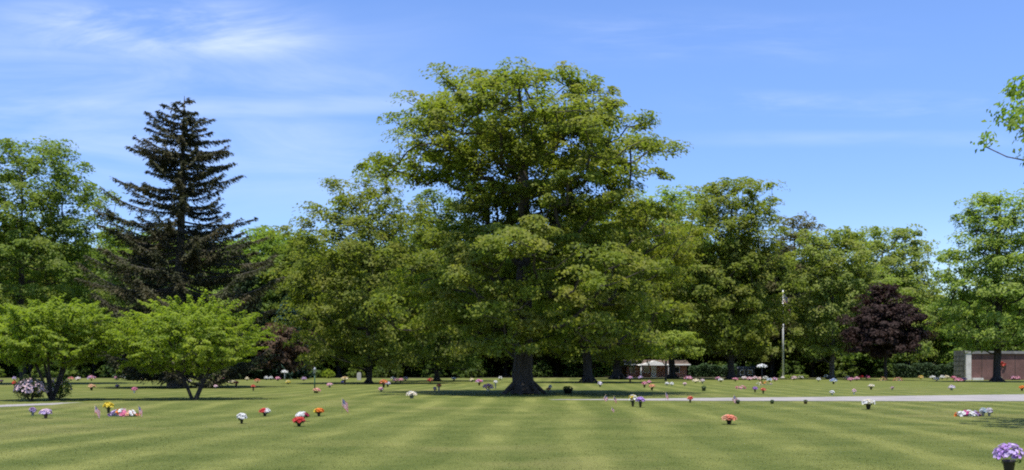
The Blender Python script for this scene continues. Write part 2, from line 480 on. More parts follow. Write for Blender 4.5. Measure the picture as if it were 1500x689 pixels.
def profile_from_px(prof, tx, yb, D):
    k = D / F
    return [((yb - y) * k, (tx - xl) * k, (xr - tx) * k) for y, xl, xr in sorted(prof, reverse=True)]

def broadleaf(seed, prof, trunk_r, nclump, a, nleaf, leaf, leafmat, barkmat, depth=.92, flat=.5, gap=.25, lump=.16, hollow=.5, up=.55,
              flare=1.35, stems=1, spray=0.0, fork=.16, lean=0.0, names=('trunk', 'crown'), shell=1.5, sep=.8, per=3):
    """a tree from a silhouette: prof = [(z, left, right)] bottom to top. Returns (trunk mesh, crown mesh)."""
    rng = np.random.default_rng(seed)
    pz = np.array([p[0] for p in prof]); pl = np.array([p[1] for p in prof]); pr = np.array([p[2] for p in prof])
    H = pz[-1]; zb = pz[0]
    wmax = (pl + pr).max()
    ph = rng.uniform(0, 6.28, 12)
    def lumps(th, z):
        s = z / wmax * 14
        return (np.sin(3 * th + s + ph[0]) + np.sin(5 * th - 1.4 * s + ph[1]) * .8 + np.sin(2 * s + 2 * th + ph[2]) * .8 + np.sin(9 * th + 2.3 * s + ph[3]) * .5) / 2.2
    def field(p):
        q = p / a
        return (np.sin(q[:, 0] * 1.1 + ph[4]) * np.sin(q[:, 1] * 1.0 + ph[5]) * np.sin(q[:, 2] * 1.7 + ph[6]) +
                .7 * np.sin(q[:, 0] * .55 + ph[7]) * np.sin(q[:, 1] * .6 + ph[8]) * np.sin(q[:, 2] * .9 + ph[9]))
    pts = np.zeros((0, 3)); tries = 0
    mind = a * sep
    nb_ = max(8, int(nclump / per)) ; mind = a * sep * 1.55
    while len(pts) < nb_ and tries < 60:
        tries += 1
        n = nclump
        z = rng.uniform(zb, H, n)
        l = np.interp(z, pz, pl); r = np.interp(z, pz, pr)
        keep = rng.uniform(0, wmax, n) < (l + r) ; z, l, r = z[keep], l[keep], r[keep]; n = len(z)
        th = rng.uniform(0, 2 * np.pi, n)
        f = 1 - (1 - .18) * rng.uniform(0, 1, n) ** shell
        cx, sy = np.cos(th), np.sin(th)
        mid = (r - l) / 2; half = (l + r) / 2
        lm = 1 + lump * lumps(th, z) - lump * .35
        ff_ = f * lm
        ff_ = np.clip(ff_, 0, 1.06)
        p = np.stack([mid + cx * half * ff_, sy * half * depth * ff_, z], 1)
        rel = (z - zb) / (H - zb)
        ok = ~((f < hollow) & (rel < .42))
        ok &= field(p) > -1 + gap * 1.6 * rng.uniform(.5, 1.2, n) - .25
        p = p[ok]
        acc = []
        base = pts
        for q in p:
            if len(base) and ((base - q) ** 2 * np.array([1, 1, 2.2])).sum(1).min() < mind ** 2: continue
            base = np.vstack([base, q])
            if len(base) >= nb_: break
        pts = base
    if per > 1:
        bo = pts; kk = np.repeat(np.arange(len(bo)), per); rel = (bo[:, 2] - zb) / (H - zb)
        o2 = bo - np.array([0, 0, zb + (H - zb) * .3]); o2 /= np.linalg.norm(o2, axis=1, keepdims=True)
        j = in_ball(rng, len(kk)) * np.array([1.65, 1.65, .5]) * a * rng.uniform(.7, 1.25, len(bo))[kk][:, None]
        oh = o2[kk].copy(); al = (j[:, :2] * oh[:, :2]).sum(1)
        j[:, 2] -= .22 * al * (1 - 1.3 * rel[kk])                   # shelves sag outwards low down, rise near the top
        pts = bo[kk] + j
        pts[:, 2] = np.clip(pts[:, 2], zb * .9, H - a * .6 * np.random.default_rng(seed + 900).uniform(.5, 1.4, len(pts)))
    # skeleton
    nodes = []; par = []; isstem = []
    top = zb + (H - zb) * .82
    starts = []
    for s in range(stems):
        if stems == 1:
            off = np.array([0., 0., 0.]); drift = np.array([lean, 0.])
        else:
            an = s * 2 * math.pi / stems + (.25 if stems == 2 else ph[10])
            off = np.array([math.cos(an) * trunk_r * .7, math.sin(an) * trunk_r * .7, 0])
            drift = np.array([math.cos(an), math.sin(an)]) * .40
        nn = max(6, int(top / (.05 * H + .2)))
        prev = -1; wob = rng.normal(0, .02 * H / 10, (nn + 1, 2)).cumsum(0)
        tz = top if stems == 1 else zb + (H - zb) * .35
        for i in range(nn + 1):
            z = tz * (i / nn) ** 1.7
            wv = wob[i] * min(1, i / 3)
            nodes.append((off[0] + drift[0] * z + wv[0], off[1] + drift[1] * z + wv[1], z)); par.append(prev); prev = len(nodes) - 1
            isstem.append(True)
    nodes = [np.array(n_) for n_ in nodes]
    NA = np.zeros((len(nodes) + len(pts) * 5, 3)); k = len(nodes); NA[:k] = nodes
    minz = zb * .55 if stems == 1 else zb * .5
    axis_d = np.hypot(pts[:, 0], pts[:, 1]) + .25 * np.abs(pts[:, 2] - (zb + .35 * (H - zb)))
    tips = []
    for idx in np.argsort(axis_d):
        q = pts[idx]
        d = NA[:k] - q
        dist = np.sqrt((d ** 2).sum(1))
        hr = np.hypot(d[:, 0], d[:, 1])
        cost = dist + 1.1 * np.maximum(0, d[:, 2] + .35 * hr) + (NA[:k, 2] < minz) * 1e3
        j = int(cost.argmin())
        p0 = NA[j].copy(); L = dist[j]
        ns = 1 if L < a * 1.2 else (2 if L < a * 3 else 4)
        prev = j
        for s in range(1, ns + 1):
            tt = s / ns
            pt = p0 + (q - p0) * tt
            if s < ns:
                pt[2] += -.10 * L * math.sin(math.pi * tt) * (1 if q[2] > p0[2] else -.7)
                pt += rng.normal(0, .035 * L, 3)
            NA[k] = pt; par.append(prev); prev = k; k += 1
        tips.append(prev)
    par = np.array(par); NA = NA[:k]
    w_ = np.zeros(k); w_[tips] = 1.0
    order = np.arange(k)[::-1]
    for i in order:
        if w_[i] == 0: w_[i] = .3
        if par[i] >= 0: w_[par[i]] += w_[i]
    rad = (w_ / max(w_.max(), 1)) ** .46 * trunk_r
    rad = np.maximum(rad, .012 * (H / 20) ** .5)
    # flare at the root
    zz = NA[:, 2]
    stemmask = np.zeros(k, bool); stemmask[:len(isstem)] = True
    rad = np.where(stemmask, rad * (1 + (flare - 1) * np.exp(-zz / (trunk_r * 1.0 + .05))), rad)
    ch = np.where(par >= 0)[0]
    P = NA[par[ch]]; Q = NA[ch]
    rp = np.minimum(rad[par[ch]], rad[ch] * 1.5); rp = np.where(stemmask[ch], rad[par[ch]], rp)
    tq = []
    big = rad[ch] > trunk_r * .22
    if big.any(): tq.append(frusta(P[big], Q[big], rp[big], rad[ch][big], 11))
    if (~big).any(): tq.append(frusta(P[~big], Q[~big], rp[~big], rad[ch][~big], 5))
    # root toes
    nr = 7; an = rng.uniform(0, .5) + np.arange(nr) * 2 * np.pi / nr
    if trunk_r > .15 and stems == 1:
        P2 = np.stack([np.cos(an) * trunk_r * .5, np.sin(an) * trunk_r * .5, np.full(nr, trunk_r * 1.6)], 1)
        Q2 = np.stack([np.cos(an) * trunk_r * 2.5, np.sin(an) * trunk_r * 2.5, np.full(nr, -.08)], 1)
        tq.append(frusta(P2, Q2, np.full(nr, trunk_r * .36), np.full(nr, trunk_r * .14), 7))
    tm = quad_mesh(names[0], np.concatenate(tq), barkmat)
    # leaves: each clump is a small dome of leaves, thick on top, tufted at its twig ends
    cnt = np.maximum(6, (nleaf * rng.uniform(.55, 1.45, len(pts))).astype(int))
    rep = np.repeat(np.arange(len(pts)), cnt); nl = len(rep)
    c = pts[rep]
    sz = rng.uniform(.65, 1.4, len(pts))[rep][:, None] * a
    ctr = np.array([0, 0, zb + (H - zb) * .35])
    out = pts - ctr; out /= np.linalg.norm(out, axis=1, keepdims=True); out = out[rep]
    tw = in_ball(rng, len(pts) * 6).reshape(len(pts), 6, 3); pick = rng.integers(0, 6, nl)
    hxy = tw[rep, pick][:, :2] * .72 + in_ball(rng, nl)[:, :2] * .42
    r2 = np.minimum((hxy ** 2).sum(1), 1.2)
    hz = np.sqrt(np.maximum(0, 1.2 - r2)) * (1 - rng.uniform(0, 1, nl) ** 1.6 * 1.15) - .35 * r2
    off = np.stack([hxy[:, 0], hxy[:, 1], hz * flat], 1) * sz
    if spray:
        h = out.copy(); h[:, 2] = np.abs(h[:, 2]) * .42 + .06; h /= np.linalg.norm(h, axis=1, keepdims=True)
        jit = rng.normal(0, .35, (len(pts), 3))[rep]; h = h + jit; h /= np.linalg.norm(h, axis=1, keepdims=True)
        al = rng.uniform(-.8, 1.4, nl)
        off = off * (.75 - .5 * spray * np.clip(al, 0, 1))[:, None] + h * al[:, None] * sz * spray * 1.25
    N = np.stack([hxy[:, 0] * .7, hxy[:, 1] * .7, np.full(nl, up)], 1) + out * .5 + rng.normal(0, .34, (nl, 3))
    q = leaf_quads(rng, c + off, N, leaf)
    cm = quad_mesh(names[1], q, leafmat)
    return tm, cm

def conifer(seed, H, R0, trunk_r, whorl, leafmat, barkmat, rise=.05, tipup=.25, start=.06, dens=1.0, needle=.34, power=.85, droop=.55, jag=.3, top_sparse=.5, prof=None):
    rng = np.random.default_rng(seed)
    tq = []; lp = []; ln = []; ld = []
    nz = 14
    zs = np.linspace(0, H, nz)
    P = np.stack([np.zeros(nz), np.zeros(nz), zs], 1); P[1:-1, :2] += rng.normal(0, .02, (nz - 2, 2))
    rr = trunk_r * (1 - zs / H) ** .8 + .02; rr[0] *= 1.5
    tq.append(frusta(P[:-1], P[1:], rr[:-1], rr[1:], 10))
    z = H * start
    segs_p, segs_q, segs_r0, segs_r1 = [], [], [], []
    while z < H * .985:
        rel = z / H
        Rz = R0 * (1 - rel) ** power if prof is None else np.interp(rel, prof[0], prof[1])
        nb = int(rng.integers(5, 8)) if rel < .9 else 4
        if rel < .5: nb += 3
        a0 = rng.uniform(0, 6.28)
        for b in range(nb):
            an = a0 + b * 2 * math.pi / nb + rng.normal(0, .18)
            L = Rz * rng.uniform(1 - jag, 1 + jag * .45)
            if L < .12: L = .12
            zz = z + rng.uniform(-.5, .5) * whorl
            ns = 7
            tt = np.linspace(0, 1, ns)
            hz = L * tt
            dr = droop * (1 - rel) ** 1.4
            vert = L * (rise * tt * (1 + rel * 6) - dr * tt * (1 - tt) * 1.2 - dr * .25 * tt + tipup * tt ** 3)
            dr = dr * rng.uniform(.6, 1.5)
            vert = L * ((rise * (1 + rel * 6) + rng.normal(0, .05)) * tt - dr * tt * (1 - tt) * 1.2 - dr * .25 * tt + tipup * rng.uniform(.2, 1.4) * tt ** 3)
            side = rng.normal(0, .09) * L * tt ** 2
            d = np.array([math.cos(an), math.sin(an)]); s = np.array([-d[1], d[0]])
            B = np.stack([d[0] * hz + s[0] * side, d[1] * hz + s[1] * side, zz + vert], 1)
            r_ = .018 + .012 * L * (1 - tt) * .9
            segs_p.append(B[:-1]); segs_q.append(B[1:]); segs_r0.append(r_[:-1]); segs_r1.append(r_[1:])
            # side twigs with needles
            nt = max(4, int(L * 8.0 * dens))
            for side_s in (-1, 1):
                t0 = rng.uniform(.12 if rel > .5 else .25, 1, nt)
                base = np.stack([np.interp(t0, tt, B[:, i]) for i in range(3)], 1)
                tl = (L * (.30 if rel < .5 else .20) * (1.05 - t0) + .20) * rng.uniform(.6, 1.3, nt)
                dirv = np.stack([d[0] * .75 + side_s * s[0] * rng.uniform(.4, 1, nt), d[1] * .75 + side_s * s[1] * rng.uniform(.4, 1, nt), rng.normal(-.28, .18, nt)], 1)
                dirv /= np.linalg.norm(dirv, axis=1, keepdims=True)
                m_ = 3
                for q in range(m_):
                    u_ = (q + rng.uniform(0, 1, nt)) / m_
                    lp.append(base + dirv * (tl * u_)[:, None] + rng.normal(0, .05, (nt, 3)))
                    ld.append(dirv + rng.normal(0, .25, (nt, 3)))
                    ln.append(np.array([0, 0, 1.]) + rng.normal(0, .45, (nt, 3)))
        z += whorl * rng.uniform(.75, 1.25) * (1.15 - .55 * rel)
    tq.append(frusta(np.concatenate(segs_p), np.concatenate(segs_q), np.concatenate(segs_r0), np.concatenate(segs_r1), 4))
    P = np.concatenate(lp); D_ = np.concatenate(ld); N = np.concatenate(ln)
    n = len(P)
    D_ /= np.linalg.norm(D_, axis=1, keepdims=True)
    Bv = np.cross(N, D_); Bv /= np.linalg.norm(Bv, axis=1, keepdims=True)
    L = (needle * rng.uniform(.6, 1.4, n))[:, None]; W = L * .17
    q = np.stack([P - D_ * L * .5, P + Bv * W, P + D_ * L * .5 - np.array([0, 0, .04]), P - Bv * W], 1)
    return quad_mesh('trunk', np.concatenate(tq), barkmat), quad_mesh('crown', q, leafmat)

def tree(name, px, yb, D, meshes, label, cat='tree', group=None, z=None, smooth=True):
    x = (px - 750) / F * D
    t_ = empty(name, (x, D, float(ground(x, D)) if z is None else z), label, cat, group)
    link('trunk', meshes[0], t_)
    link('crown', meshes[1], t_)
    return t_

def bl(name, seed, prof, tx, D, label, trunk_r, nclump, a, nleaf, leaf, lm, bm, group=None, **kw):
    yb = HOR + EYE * F / D
    return tree(name, tx, yb, D, broadleaf(seed, profile_from_px(prof, tx, yb, D), trunk_r, nclump, a, nleaf, leaf, lm, bm, **kw), label, 'tree', group)

oak = bl('oak_tree', 3, [(86, 735, 800), (104, 640, 872), (128, 590, 940), (165, 562, 960), (198, 550, 968), (218, 540, 992), (238, 580, 958), (262, 632, 942),
                   (288, 650, 945), (312, 632, 972), (345, 596, 1000), (385, 562, 1008), (425, 556, 1008), (465, 575, 1000), (492, 592, 976), (512, 640, 945)],
         767, 64, 'huge broad oak with dark trunk and wide olive green crown, tallest tree on the lawn',
         .60, 1250, 1.22, 145, .215, OAK, BARK, lump=.28, gap=.36, flat=.42, hollow=.34, flare=1.42, shell=1.25, per=5)

oak.scale = (1, 1, .952)
bl('maple_tree', 11, [(204, 25, 60), (222, -15, 98), (258, -60, 140), (300, -90, 166), (350, -110, 160), (400, -110, 152), (450, -110, 150), (490, -100, 130), (512, -60, 90)],
   35, 105, 'tall round fresh green tree left of the tall spruce', .34, 800, 1.45, 95, 0.30, MAPLE, BARKD, lump=.2, gap=.22)
bl('oak_tree', 12, [(250, 556, 574), (272, 538, 588), (282, 475, 592), (305, 455, 610), (345, 432, 640), (400, 412, 650), (450, 425, 652), (490, 440, 650), (520, 455, 640), (538, 480, 620)],
   540, 108, 'olive green tree with a pointed top just left of the huge oak', .28, 589, 1.52, 87, 0.32, OLIVE, BARKD, lump=.16, gap=.36)
bl('oak_tree', 13, [(282, 618, 652), (320, 580, 690), (400, 560, 705), (480, 560, 710), (520, 570, 705), (540, 590, 690)], 640, 128,
   'dark green tree half hidden behind the left side of the huge oak', .30, 372, 1.83, 87, 0.38, WOOD, BARKD, lump=.2, gap=.3)
bl('oak_tree', 14, [(290, 835, 900), (330, 790, 950), (400, 765, 975), (460, 760, 975), (500, 775, 950), (522, 790, 940)], 862, 115,
   'dark trunked tree directly behind the right side of the huge oak', .50, 434, 1.71, 83, 0.36, OAK, BARKD, hollow=.5)
bl('oak_tree', 15, [(300, 870, 950), (350, 840, 985), (430, 830, 1000), (490, 850, 960), (520, 862, 940), (534, 875, 930)], 905, 150,
   'thick trunked tree in front of the brick house', .62, 322, 2.07, 83, 0.44, OAK, BARKD)
bl('oak_tree', 16, [(274, 968, 1003), (296, 940, 1030), (340, 915, 1045), (400, 900, 1045), (480, 920, 1030), (510, 940, 1015)], 985, 162,
   'fresh green tree top between the huge oak and the olive tree on its right', .5, 322, 2.07, 83, 0.44, GREEN, BARKD)
bl('oak_tree', 17, [(260, 1066, 1080), (274, 1035, 1112), (300, 1012, 1132), (340, 1000, 1138), (400, 988, 1138), (450, 985, 1136), (490, 1000, 1130), (515, 1025, 1125)],
   1072, 148, 'olive green tree with bare dark trunk left of the flagpole', .46, 558, 1.95, 87, 0.42, OLIVE, BARKD, lump=.2, gap=.36)
bl('oak_tree', 18, [(317, 1150, 1182), (345, 1132, 1192), (420, 1120, 1205), (500, 1130, 1190)], 1165, 178,
   'brownish tree top just behind the flagpole', .4, 186, 1.95, 76, 0.44, foliage('brown_olive_leaves', (.085, .085, .032), (.13, .115, .05), None), BARKD)
bl('linden_tree', 19, [(334, 1200, 1242), (358, 1168, 1275), (400, 1152, 1288), (450, 1150, 1290), (490, 1160, 1272), (518, 1185, 1252)],
   1218, 152, 'fresh light green tree between the flagpole and the purple tree', .36, 420, 1.7, 80, 0.40, PALE, BARKG, gap=.5, lump=.2)
bl('linden_tree', 20, [(336, 1268, 1308), (350, 1240, 1340), (375, 1225, 1366), (410, 1222, 1378), (460, 1232, 1378), (522, 1250, 1360)],
   1292, 186, 'round yellow green tree rising behind the purple tree', .45, 403, 2.20, 83, 0.50, PALE, BARKD, gap=.36)
bl('purple_maple', 21, [(414, 1291, 1301), (430, 1278, 1314), (448, 1262, 1328), (470, 1250, 1342), (496, 1243, 1350), (512, 1256, 1336), (522, 1276, 1316)],
   1297, 138, 'round dark purple leaved maple with slim trunk', .20, 380, 1.15, 98, 0.32, PURPLE, BARKD, lump=.34, gap=.34)
bl('linden_tree', 22, [(283, 1442, 1476), (310, 1416, 1508), (350, 1402, 1530), (385, 1393, 1540), (420, 1390, 1540), (460, 1386, 1540), (495, 1402, 1530), (517, 1430, 1500)],
   1460, 122, 'light green tree with dark trunk in front of the brick wall', .42, 496, 1.52, 79, 0.34, GREEN, BARKD, gap=.5, lump=.22)
bl('dogwood_tree', 23, [(486, 962, 1000), (497, 945, 1018), (512, 938, 1026), (524, 948, 1022)], 975, 132,
   'small bright green tree in front of the white house roof', .12, 80, 0.98, 95, 0.30, DOGWOOD, BARKD, stems=1)
bl('russet_tree', 24, [(474, 392, 428), (490, 374, 444), (515, 370, 450), (542, 384, 440)], 410, 150,
   'low rust brown leaved tree under the dark conifers', .16, 117, 1.22, 95, 0.34, RUSSET, BARKD)
overhang = bl('maple_tree', 25, [(-20, 1760, 1880), (60, 1720, 2000), (112, 1620, 2050), (142, 1494, 2080), (165, 1512, 2080), (200, 1504, 2090), (265, 1530, 2090), (320, 1600, 2050), (400, 1680, 1980)],
   1800, 26.5, 'near tree whose leafy twigs reach in over the upper right edge', .28, 558, 0.67, 76, 0.15, MAPLE, BARKG, gap=.4, lump=.1)

overhang.scale = (1.03, 1, 1.10)

# two young yellow-green trees, several stems each
bl('young_maple', 31, [(449, 60, 125), (458, 25, 150), (475, 0, 165), (500, -15, 165), (522, 0, 150), (535, 30, 130)], 76, 51.5,
   'low yellow green tree with clustered dark stems beside the flowering bush', .085, 330, .50, 110, .13, YOUNG, BARKD, stems=5, per=1, sep=.55, spray=.75, gap=.25, lump=.22, flat=.35, hollow=.4, flare=1.2)
bl('young_maple', 32, [(447, 255, 300), (456, 220, 335), (472, 180, 362), (495, 158, 384), (515, 165, 382), (533, 190, 350), (545, 220, 320)], 284, 52.5,
   'low yellow green tree with forked trunk right of the flowering bush', .11, 380, .55, 110, .13, YOUNG, BARKD, stems=2, per=1, sep=.55, spray=.75, gap=.25, lump=.22, flat=.35, hollow=.4, flare=1.2)

# tall spruce
sD = 86.0
spruce = tree('spruce_tree', 259, 0, sD, conifer(41, 24.5, 7.2, .55, .70, NEEDLE, BARKG, rise=.02, tipup=.13, start=.07, dens=2.0, needle=.28, droop=.50, jag=.40,
     prof=([0, .09, .2, .35, .45, .52, .6, .735, .86, .96, 1.0], [5.0, 6.6, 7.3, 7.2, 6.8, 6.6, 5.5, 4.6, 3.2, 1.1, .15])),
     'tall dark spruce with layered boughs and pointed top', 'tree')
spruce.rotation_euler = (0, R(1.5), 0)
blue = tree('spruce_tree', 421, 0, 160, conifer(42, 13.2, 4.2, .25, .55, BLUEN, BARKD, start=.05, dens=1.3, needle=.5, rise=.08, droop=.35, jag=.12),
     'small blue green spruce above the rust brown tree', 'tree')
dk = tree('spruce_tree', 362, 0, 150, conifer(43, 18, 5.2, .3, .6, DARKN, BARKD, start=.05, dens=1.2, needle=.5, droop=.4, jag=.2),
     'dark green conifer close behind the right side of the tall spruce', 'tree')
copy_thing(dk, (-49, 140, 0), 1.0, (1.1, 1.1, 1.05), 'dark green conifer between the round green tree and the tall spruce')

# flowering bushes left
def bush_meshes(seed, rx, ry, h, leafmat, n=60, a=.3, nleaf=60, leaf=.09, zb=.12):
    prof = [(zb, rx * .75, rx * .75), (h * .35, rx, rx), (h * .7, rx * .92, rx * .92), (h, rx * .45, rx * .45)]
    return broadleaf(seed, prof, .05, n, a, nleaf, leaf, leafmat, BARKD, depth=ry / rx, flat=.8, gap=.15, lump=.1, hollow=.2, per=1, stems=3, flare=1.0, names=('stem', 'foliage'))
def bush(name, px, D, meshes, label, flowers=None, cat='bush', group=None):
    x = (px - 750) / F * D
    o = empty(name, (x, D, float(ground(x, D))), label, cat, group)
    link('stem', meshes[0], o); link('foliage', meshes[1], o)
    return o
def blossom_quads(rng, P, N, size, petals=5):
    """open flowers: a ring of petals round each point"""
    n = len(P)
    N = N / np.linalg.norm(N, axis=1, keepdims=True)
    rv = rng.normal(size=(n, 3)); T = rv - (rv * N).sum(1, keepdims=True) * N
    T /= np.linalg.norm(T, axis=1, keepdims=True); B = np.cross(N, T)
    S = (size * rng.uniform(.75, 1.25, n))[:, None]
    out = []
    for k in range(petals):
        a_ = 2 * math.pi * k / petals
        D_ = T * math.cos(a_) + B * math.sin(a_); E = -T * math.sin(a_) + B * math.cos(a_)
        c = P - N * S * .1
        out.append(np.stack([c, P + D_ * S * .35 + E * S * .30 + N * S * .15, P + D_ * S * .62 + N * S * .16, P + D_ * S * .35 - E * S * .30 + N * S * .15], 1))
    return np.stack(out, 1).reshape(-1, 4, 3)
rng = np.random.default_rng(77)
BUSHL = foliage('bush_leaves', (.055, .085, .028), (.10, .13, .045), None)
for px, D, rx, h, seed, lab, nf in ((45, 50.0, .72, 1.12, 51, 'rounded bush thick with pale pinkish blossom, left of the dark stems', 420),
                                 (86, 53.2, .62, 1.12, 52, 'rounded green bush with few blossoms, behind the dark stems', 90)):
    b_ = bush('flowering_bush', px, D, bush_meshes(seed, rx, rx * .9, h, BUSHL if nf > 100 else GREEN, 70, .26, 70, .08), lab)
    d = in_ball(rng, nf); d /= np.linalg.norm(d, axis=1, keepdims=True); d[:, 2] = np.abs(d[:, 2]) * 1.0
    d[:, 2] = d[:, 2] * .95 - .12
    P = d * np.array([rx * 1.05, rx * .98, h * .62]) + np.array([0, 0, h * .48])
    link('blossom', quad_mesh('blossom', blossom_quads(rng, P, d + [0, 0, .4], .11), petal('palepink')), b_)

bush('shrub', 481, 165, bush_meshes(53, 1.0, .8, 1.15, YOUNG, 40, .4, 40, .2), 'small bright lime shrub at the dark wood edge')

# low hedges
def hedge(name, px0, px1, D, h, dp, mat, label, seed, leaf=.3, n=2600):
    rng = np.random.default_rng(seed)
    x0, x1 = (px0 - 750) / F * D, (px1 - 750) / F * D
    o = empty(name, ((x0 + x1) / 2, D, 0), label, 'hedge')
    L = x1 - x0
    P = np.stack([rng.uniform(-L / 2, L / 2, n), rng.uniform(-dp / 2, dp / 2, n), rng.uniform(0.03, 1, n) ** .7 * h], 1)
    P[:, 2] *= 1 + .10 * np.sin(P[:, 0] * 1.3 + seed) + .06 * np.sin(P[:, 0] * 3.1)
    N = np.stack([rng.normal(0, .6, n), rng.normal(-.2, .6, n), rng.uniform(.2, 1, n)], 1)
    link('foliage', quad_mesh('foliage', leaf_quads(rng, P, N, leaf), mat), o)
    for x in np.arange(-L / 2 + .3, L / 2, 1.2):
        st = MB(); st.tube([(x, 0, 0), (x + rng.normal(0, .1), 0, h * .7)], [.04, .02], 5); st.build('stem', BARKD, o)
    return o
hedge('low_hedge', 1149, 1184, 165, .55, .9, PALE, 'low yellow green hedge right of the flagpole foot', 1, .2, 900)
hedge('tall_hedge', 1312, 1398, 166, 2.3, 2.0, DARKN, 'dark evergreen hedge left of the grey stone end wall', 2, .34, 5200)
hedge('tall_hedge', 1010, 1078, 176, 2.2, 2.0, DARKN, 'dark evergreen hedge right of the white roofed house', 3, .34, 4200)

# the wood behind: four kinds, many individuals
wood_protos = []
WOODG = 'trees of the dense wood behind the lawn'
WLAB = 'tall leafy tree in the dense wood behind the lawn'
for i, (H, Rr, mat, sd) in enumerate(((25, 6.0, WOOD, 61), (23, 5.4, OLIVE, 62), (24, 5.6, MAPLE, 63), (22, 5.0, WOOD, 64), (22, 5.2, PALE, 65))):
    prof = [(3.2, Rr * .75, Rr * .7), (H * .2, Rr, Rr * .95), (H * .45, Rr * 1.02, Rr), (H * .7, Rr * .85, Rr * .9), (H * .88, Rr * .6, Rr * .55), (H, Rr * .15, Rr * .2)]
    wood_protos.append((broadleaf(sd, prof, .36, 330, 1.9, 75, .5, mat, BARKD, lump=.2, gap=.3, hollow=.5), H))
rng = np.random.default_rng(9)
protos = {}
def wood_tree(x, y, top, i):
    ms, H = wood_protos[i]
    s = top / H
    sw = min(1.25, max(.75, s * rng.uniform(.95, 1.2)))
    if i not in protos:
        o = empty('wood_tree', (x, y, 0), WLAB, 'tree', WOODG, rz=rng.uniform(0, 6.28))
        link('trunk', ms[0], o); link('crown', ms[1], o); o.scale = (sw, sw, s); protos[i] = o
    else:
        copy_thing(protos[i], (x, y, 0), rng.uniform(0, 6.28), (sw, sw, s), WLAB, WOODG)
def wood_top(px):      # photo row of the wood's skyline
    return np.interp(px, [-200, 120, 330, 400, 470, 640, 900, 1000, 1100, 1160, 1230, 1330, 1372, 1400, 1480, 1600], [330, 335, 328, 326, 345, 350, 345, 345, 352, 372, 385, 390, 412, 418, 400, 380])
for row, (D, step) in enumerate(((181, 6.6), (193, 7.4), (208, 8.0), (226, 9.0))):
    x = -D * .56 + row * 2.1
    while x < D * .56:
        xx = x + rng.normal(0, 1.1); yy_ = D + rng.normal(0, 2.2)
        px = 750 + 1500 * xx / yy_
        skip = row == 0 and (880 < px < 1115 or 1325 < px < 1380)
        skip = skip or (row == 1 and (885 < px < 1015))
        if not skip:
            ytop = wood_top(px) + rng.uniform(2, 34) - (2 if row == 2 else 0)
            wood_tree(xx, yy_, EYE + (HOR - ytop) / F * yy_, (2, 4, 4)[int(rng.integers(0, 3))] if px > 1130 else int(rng.integers(0, 4)))
        x += step * rng.uniform(.85, 1.15)
# undergrowth bushes at the wood's edge
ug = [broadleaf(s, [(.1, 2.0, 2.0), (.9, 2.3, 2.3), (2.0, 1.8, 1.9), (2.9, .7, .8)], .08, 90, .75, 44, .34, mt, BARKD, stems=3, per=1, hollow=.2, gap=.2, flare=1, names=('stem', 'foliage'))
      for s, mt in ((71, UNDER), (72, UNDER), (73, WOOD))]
up_ = {}
for row, (D, step) in enumerate(((174, 6.5), (185, 4.2), (197, 4.6), (212, 4.2), (240, 4.5), (252, 4.5))):
    x = -D * .54
    while x < D * .54:
        xx = x + rng.normal(0, .8); y_ = D + rng.normal(0, 1.6); px = 750 + 1500 * xx / y_
        i = int(rng.integers(0, 3)); s = rng.uniform(.75, 1.5) if D < 220 else rng.uniform(1.5, 2.2)
        if row == 0: i = (0, 2)[int(rng.integers(0, 2))]; s *= .8
        x += step * rng.uniform(.8, 1.3)
        if row == 0 and 700 < px < 1120: continue
        if 880 < px < 1115 or 1320 < px < 1560: 
            if row < 3: continue
        lab = 'dark leafy bush in the undergrowth beneath the wood'
        if i not in up_:
            o = empty('undergrowth_bush', (xx, y_, 0), lab, 'bush', 'bushes in the undergrowth of the wood')
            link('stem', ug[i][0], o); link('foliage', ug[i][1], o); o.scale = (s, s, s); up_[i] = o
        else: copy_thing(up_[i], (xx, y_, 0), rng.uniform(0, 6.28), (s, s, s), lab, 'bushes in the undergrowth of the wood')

# ------------------------------------------------------------------ buildings
REDB = brick_material('red_brick', (.36, .12, .07), (.27, .085, .055), (.4, .36, .32))
MAUVB = brick_material('mauve_brick', (.14, .058, .048), (.10, .042, .037), (.16, .115, .10))
ROOFW = plain('pale_roof', (.62, .60, .57), .7, scale=3)
ROOFG = plain('grey_roof', (.20, .20, .205), .8, scale=3)
ROOFB = plain('brown_roof', (.10, .07, .055), .8, scale=3)

def wpt(px, D): return (px - 750) / F * D
# brick ranch house
D = 186.0
hx0, hx1 = wpt(918, D), wpt(1006, D); cx = (hx0 + hx1) / 2; w2 = (hx1 - hx0) / 2
h_ = empty('brick_house', (cx, D, 0), 'low red brick house with white eaves seen between the trunks', 'house')
mb = MB(); mb.box(-w2, w2, 0, 7.5, 0, 2.25); mb.build('wall', REDB, h_)
mb = MB()
mb.add([(-w2-.5, -.9, 2.26), (w2+.5, -.9, 2.26), (w2+.5, 3.75, 3.2), (-w2-.5, 3.75, 3.2), (-w2-.5, 8.4, 2.26), (w2+.5, 8.4, 2.26)],
       [(0, 1, 2, 3), (3, 2, 5, 4), (0, 3, 4), (1, 5, 2), (0, 4, 5, 1)])
mb.build('roof', ROOFB, h_)
mb = MB(); mb.box(-w2-.52, w2+.52, -1.0, -.9, 2.2, 2.42); mb.build('fascia', WHITE, h_)
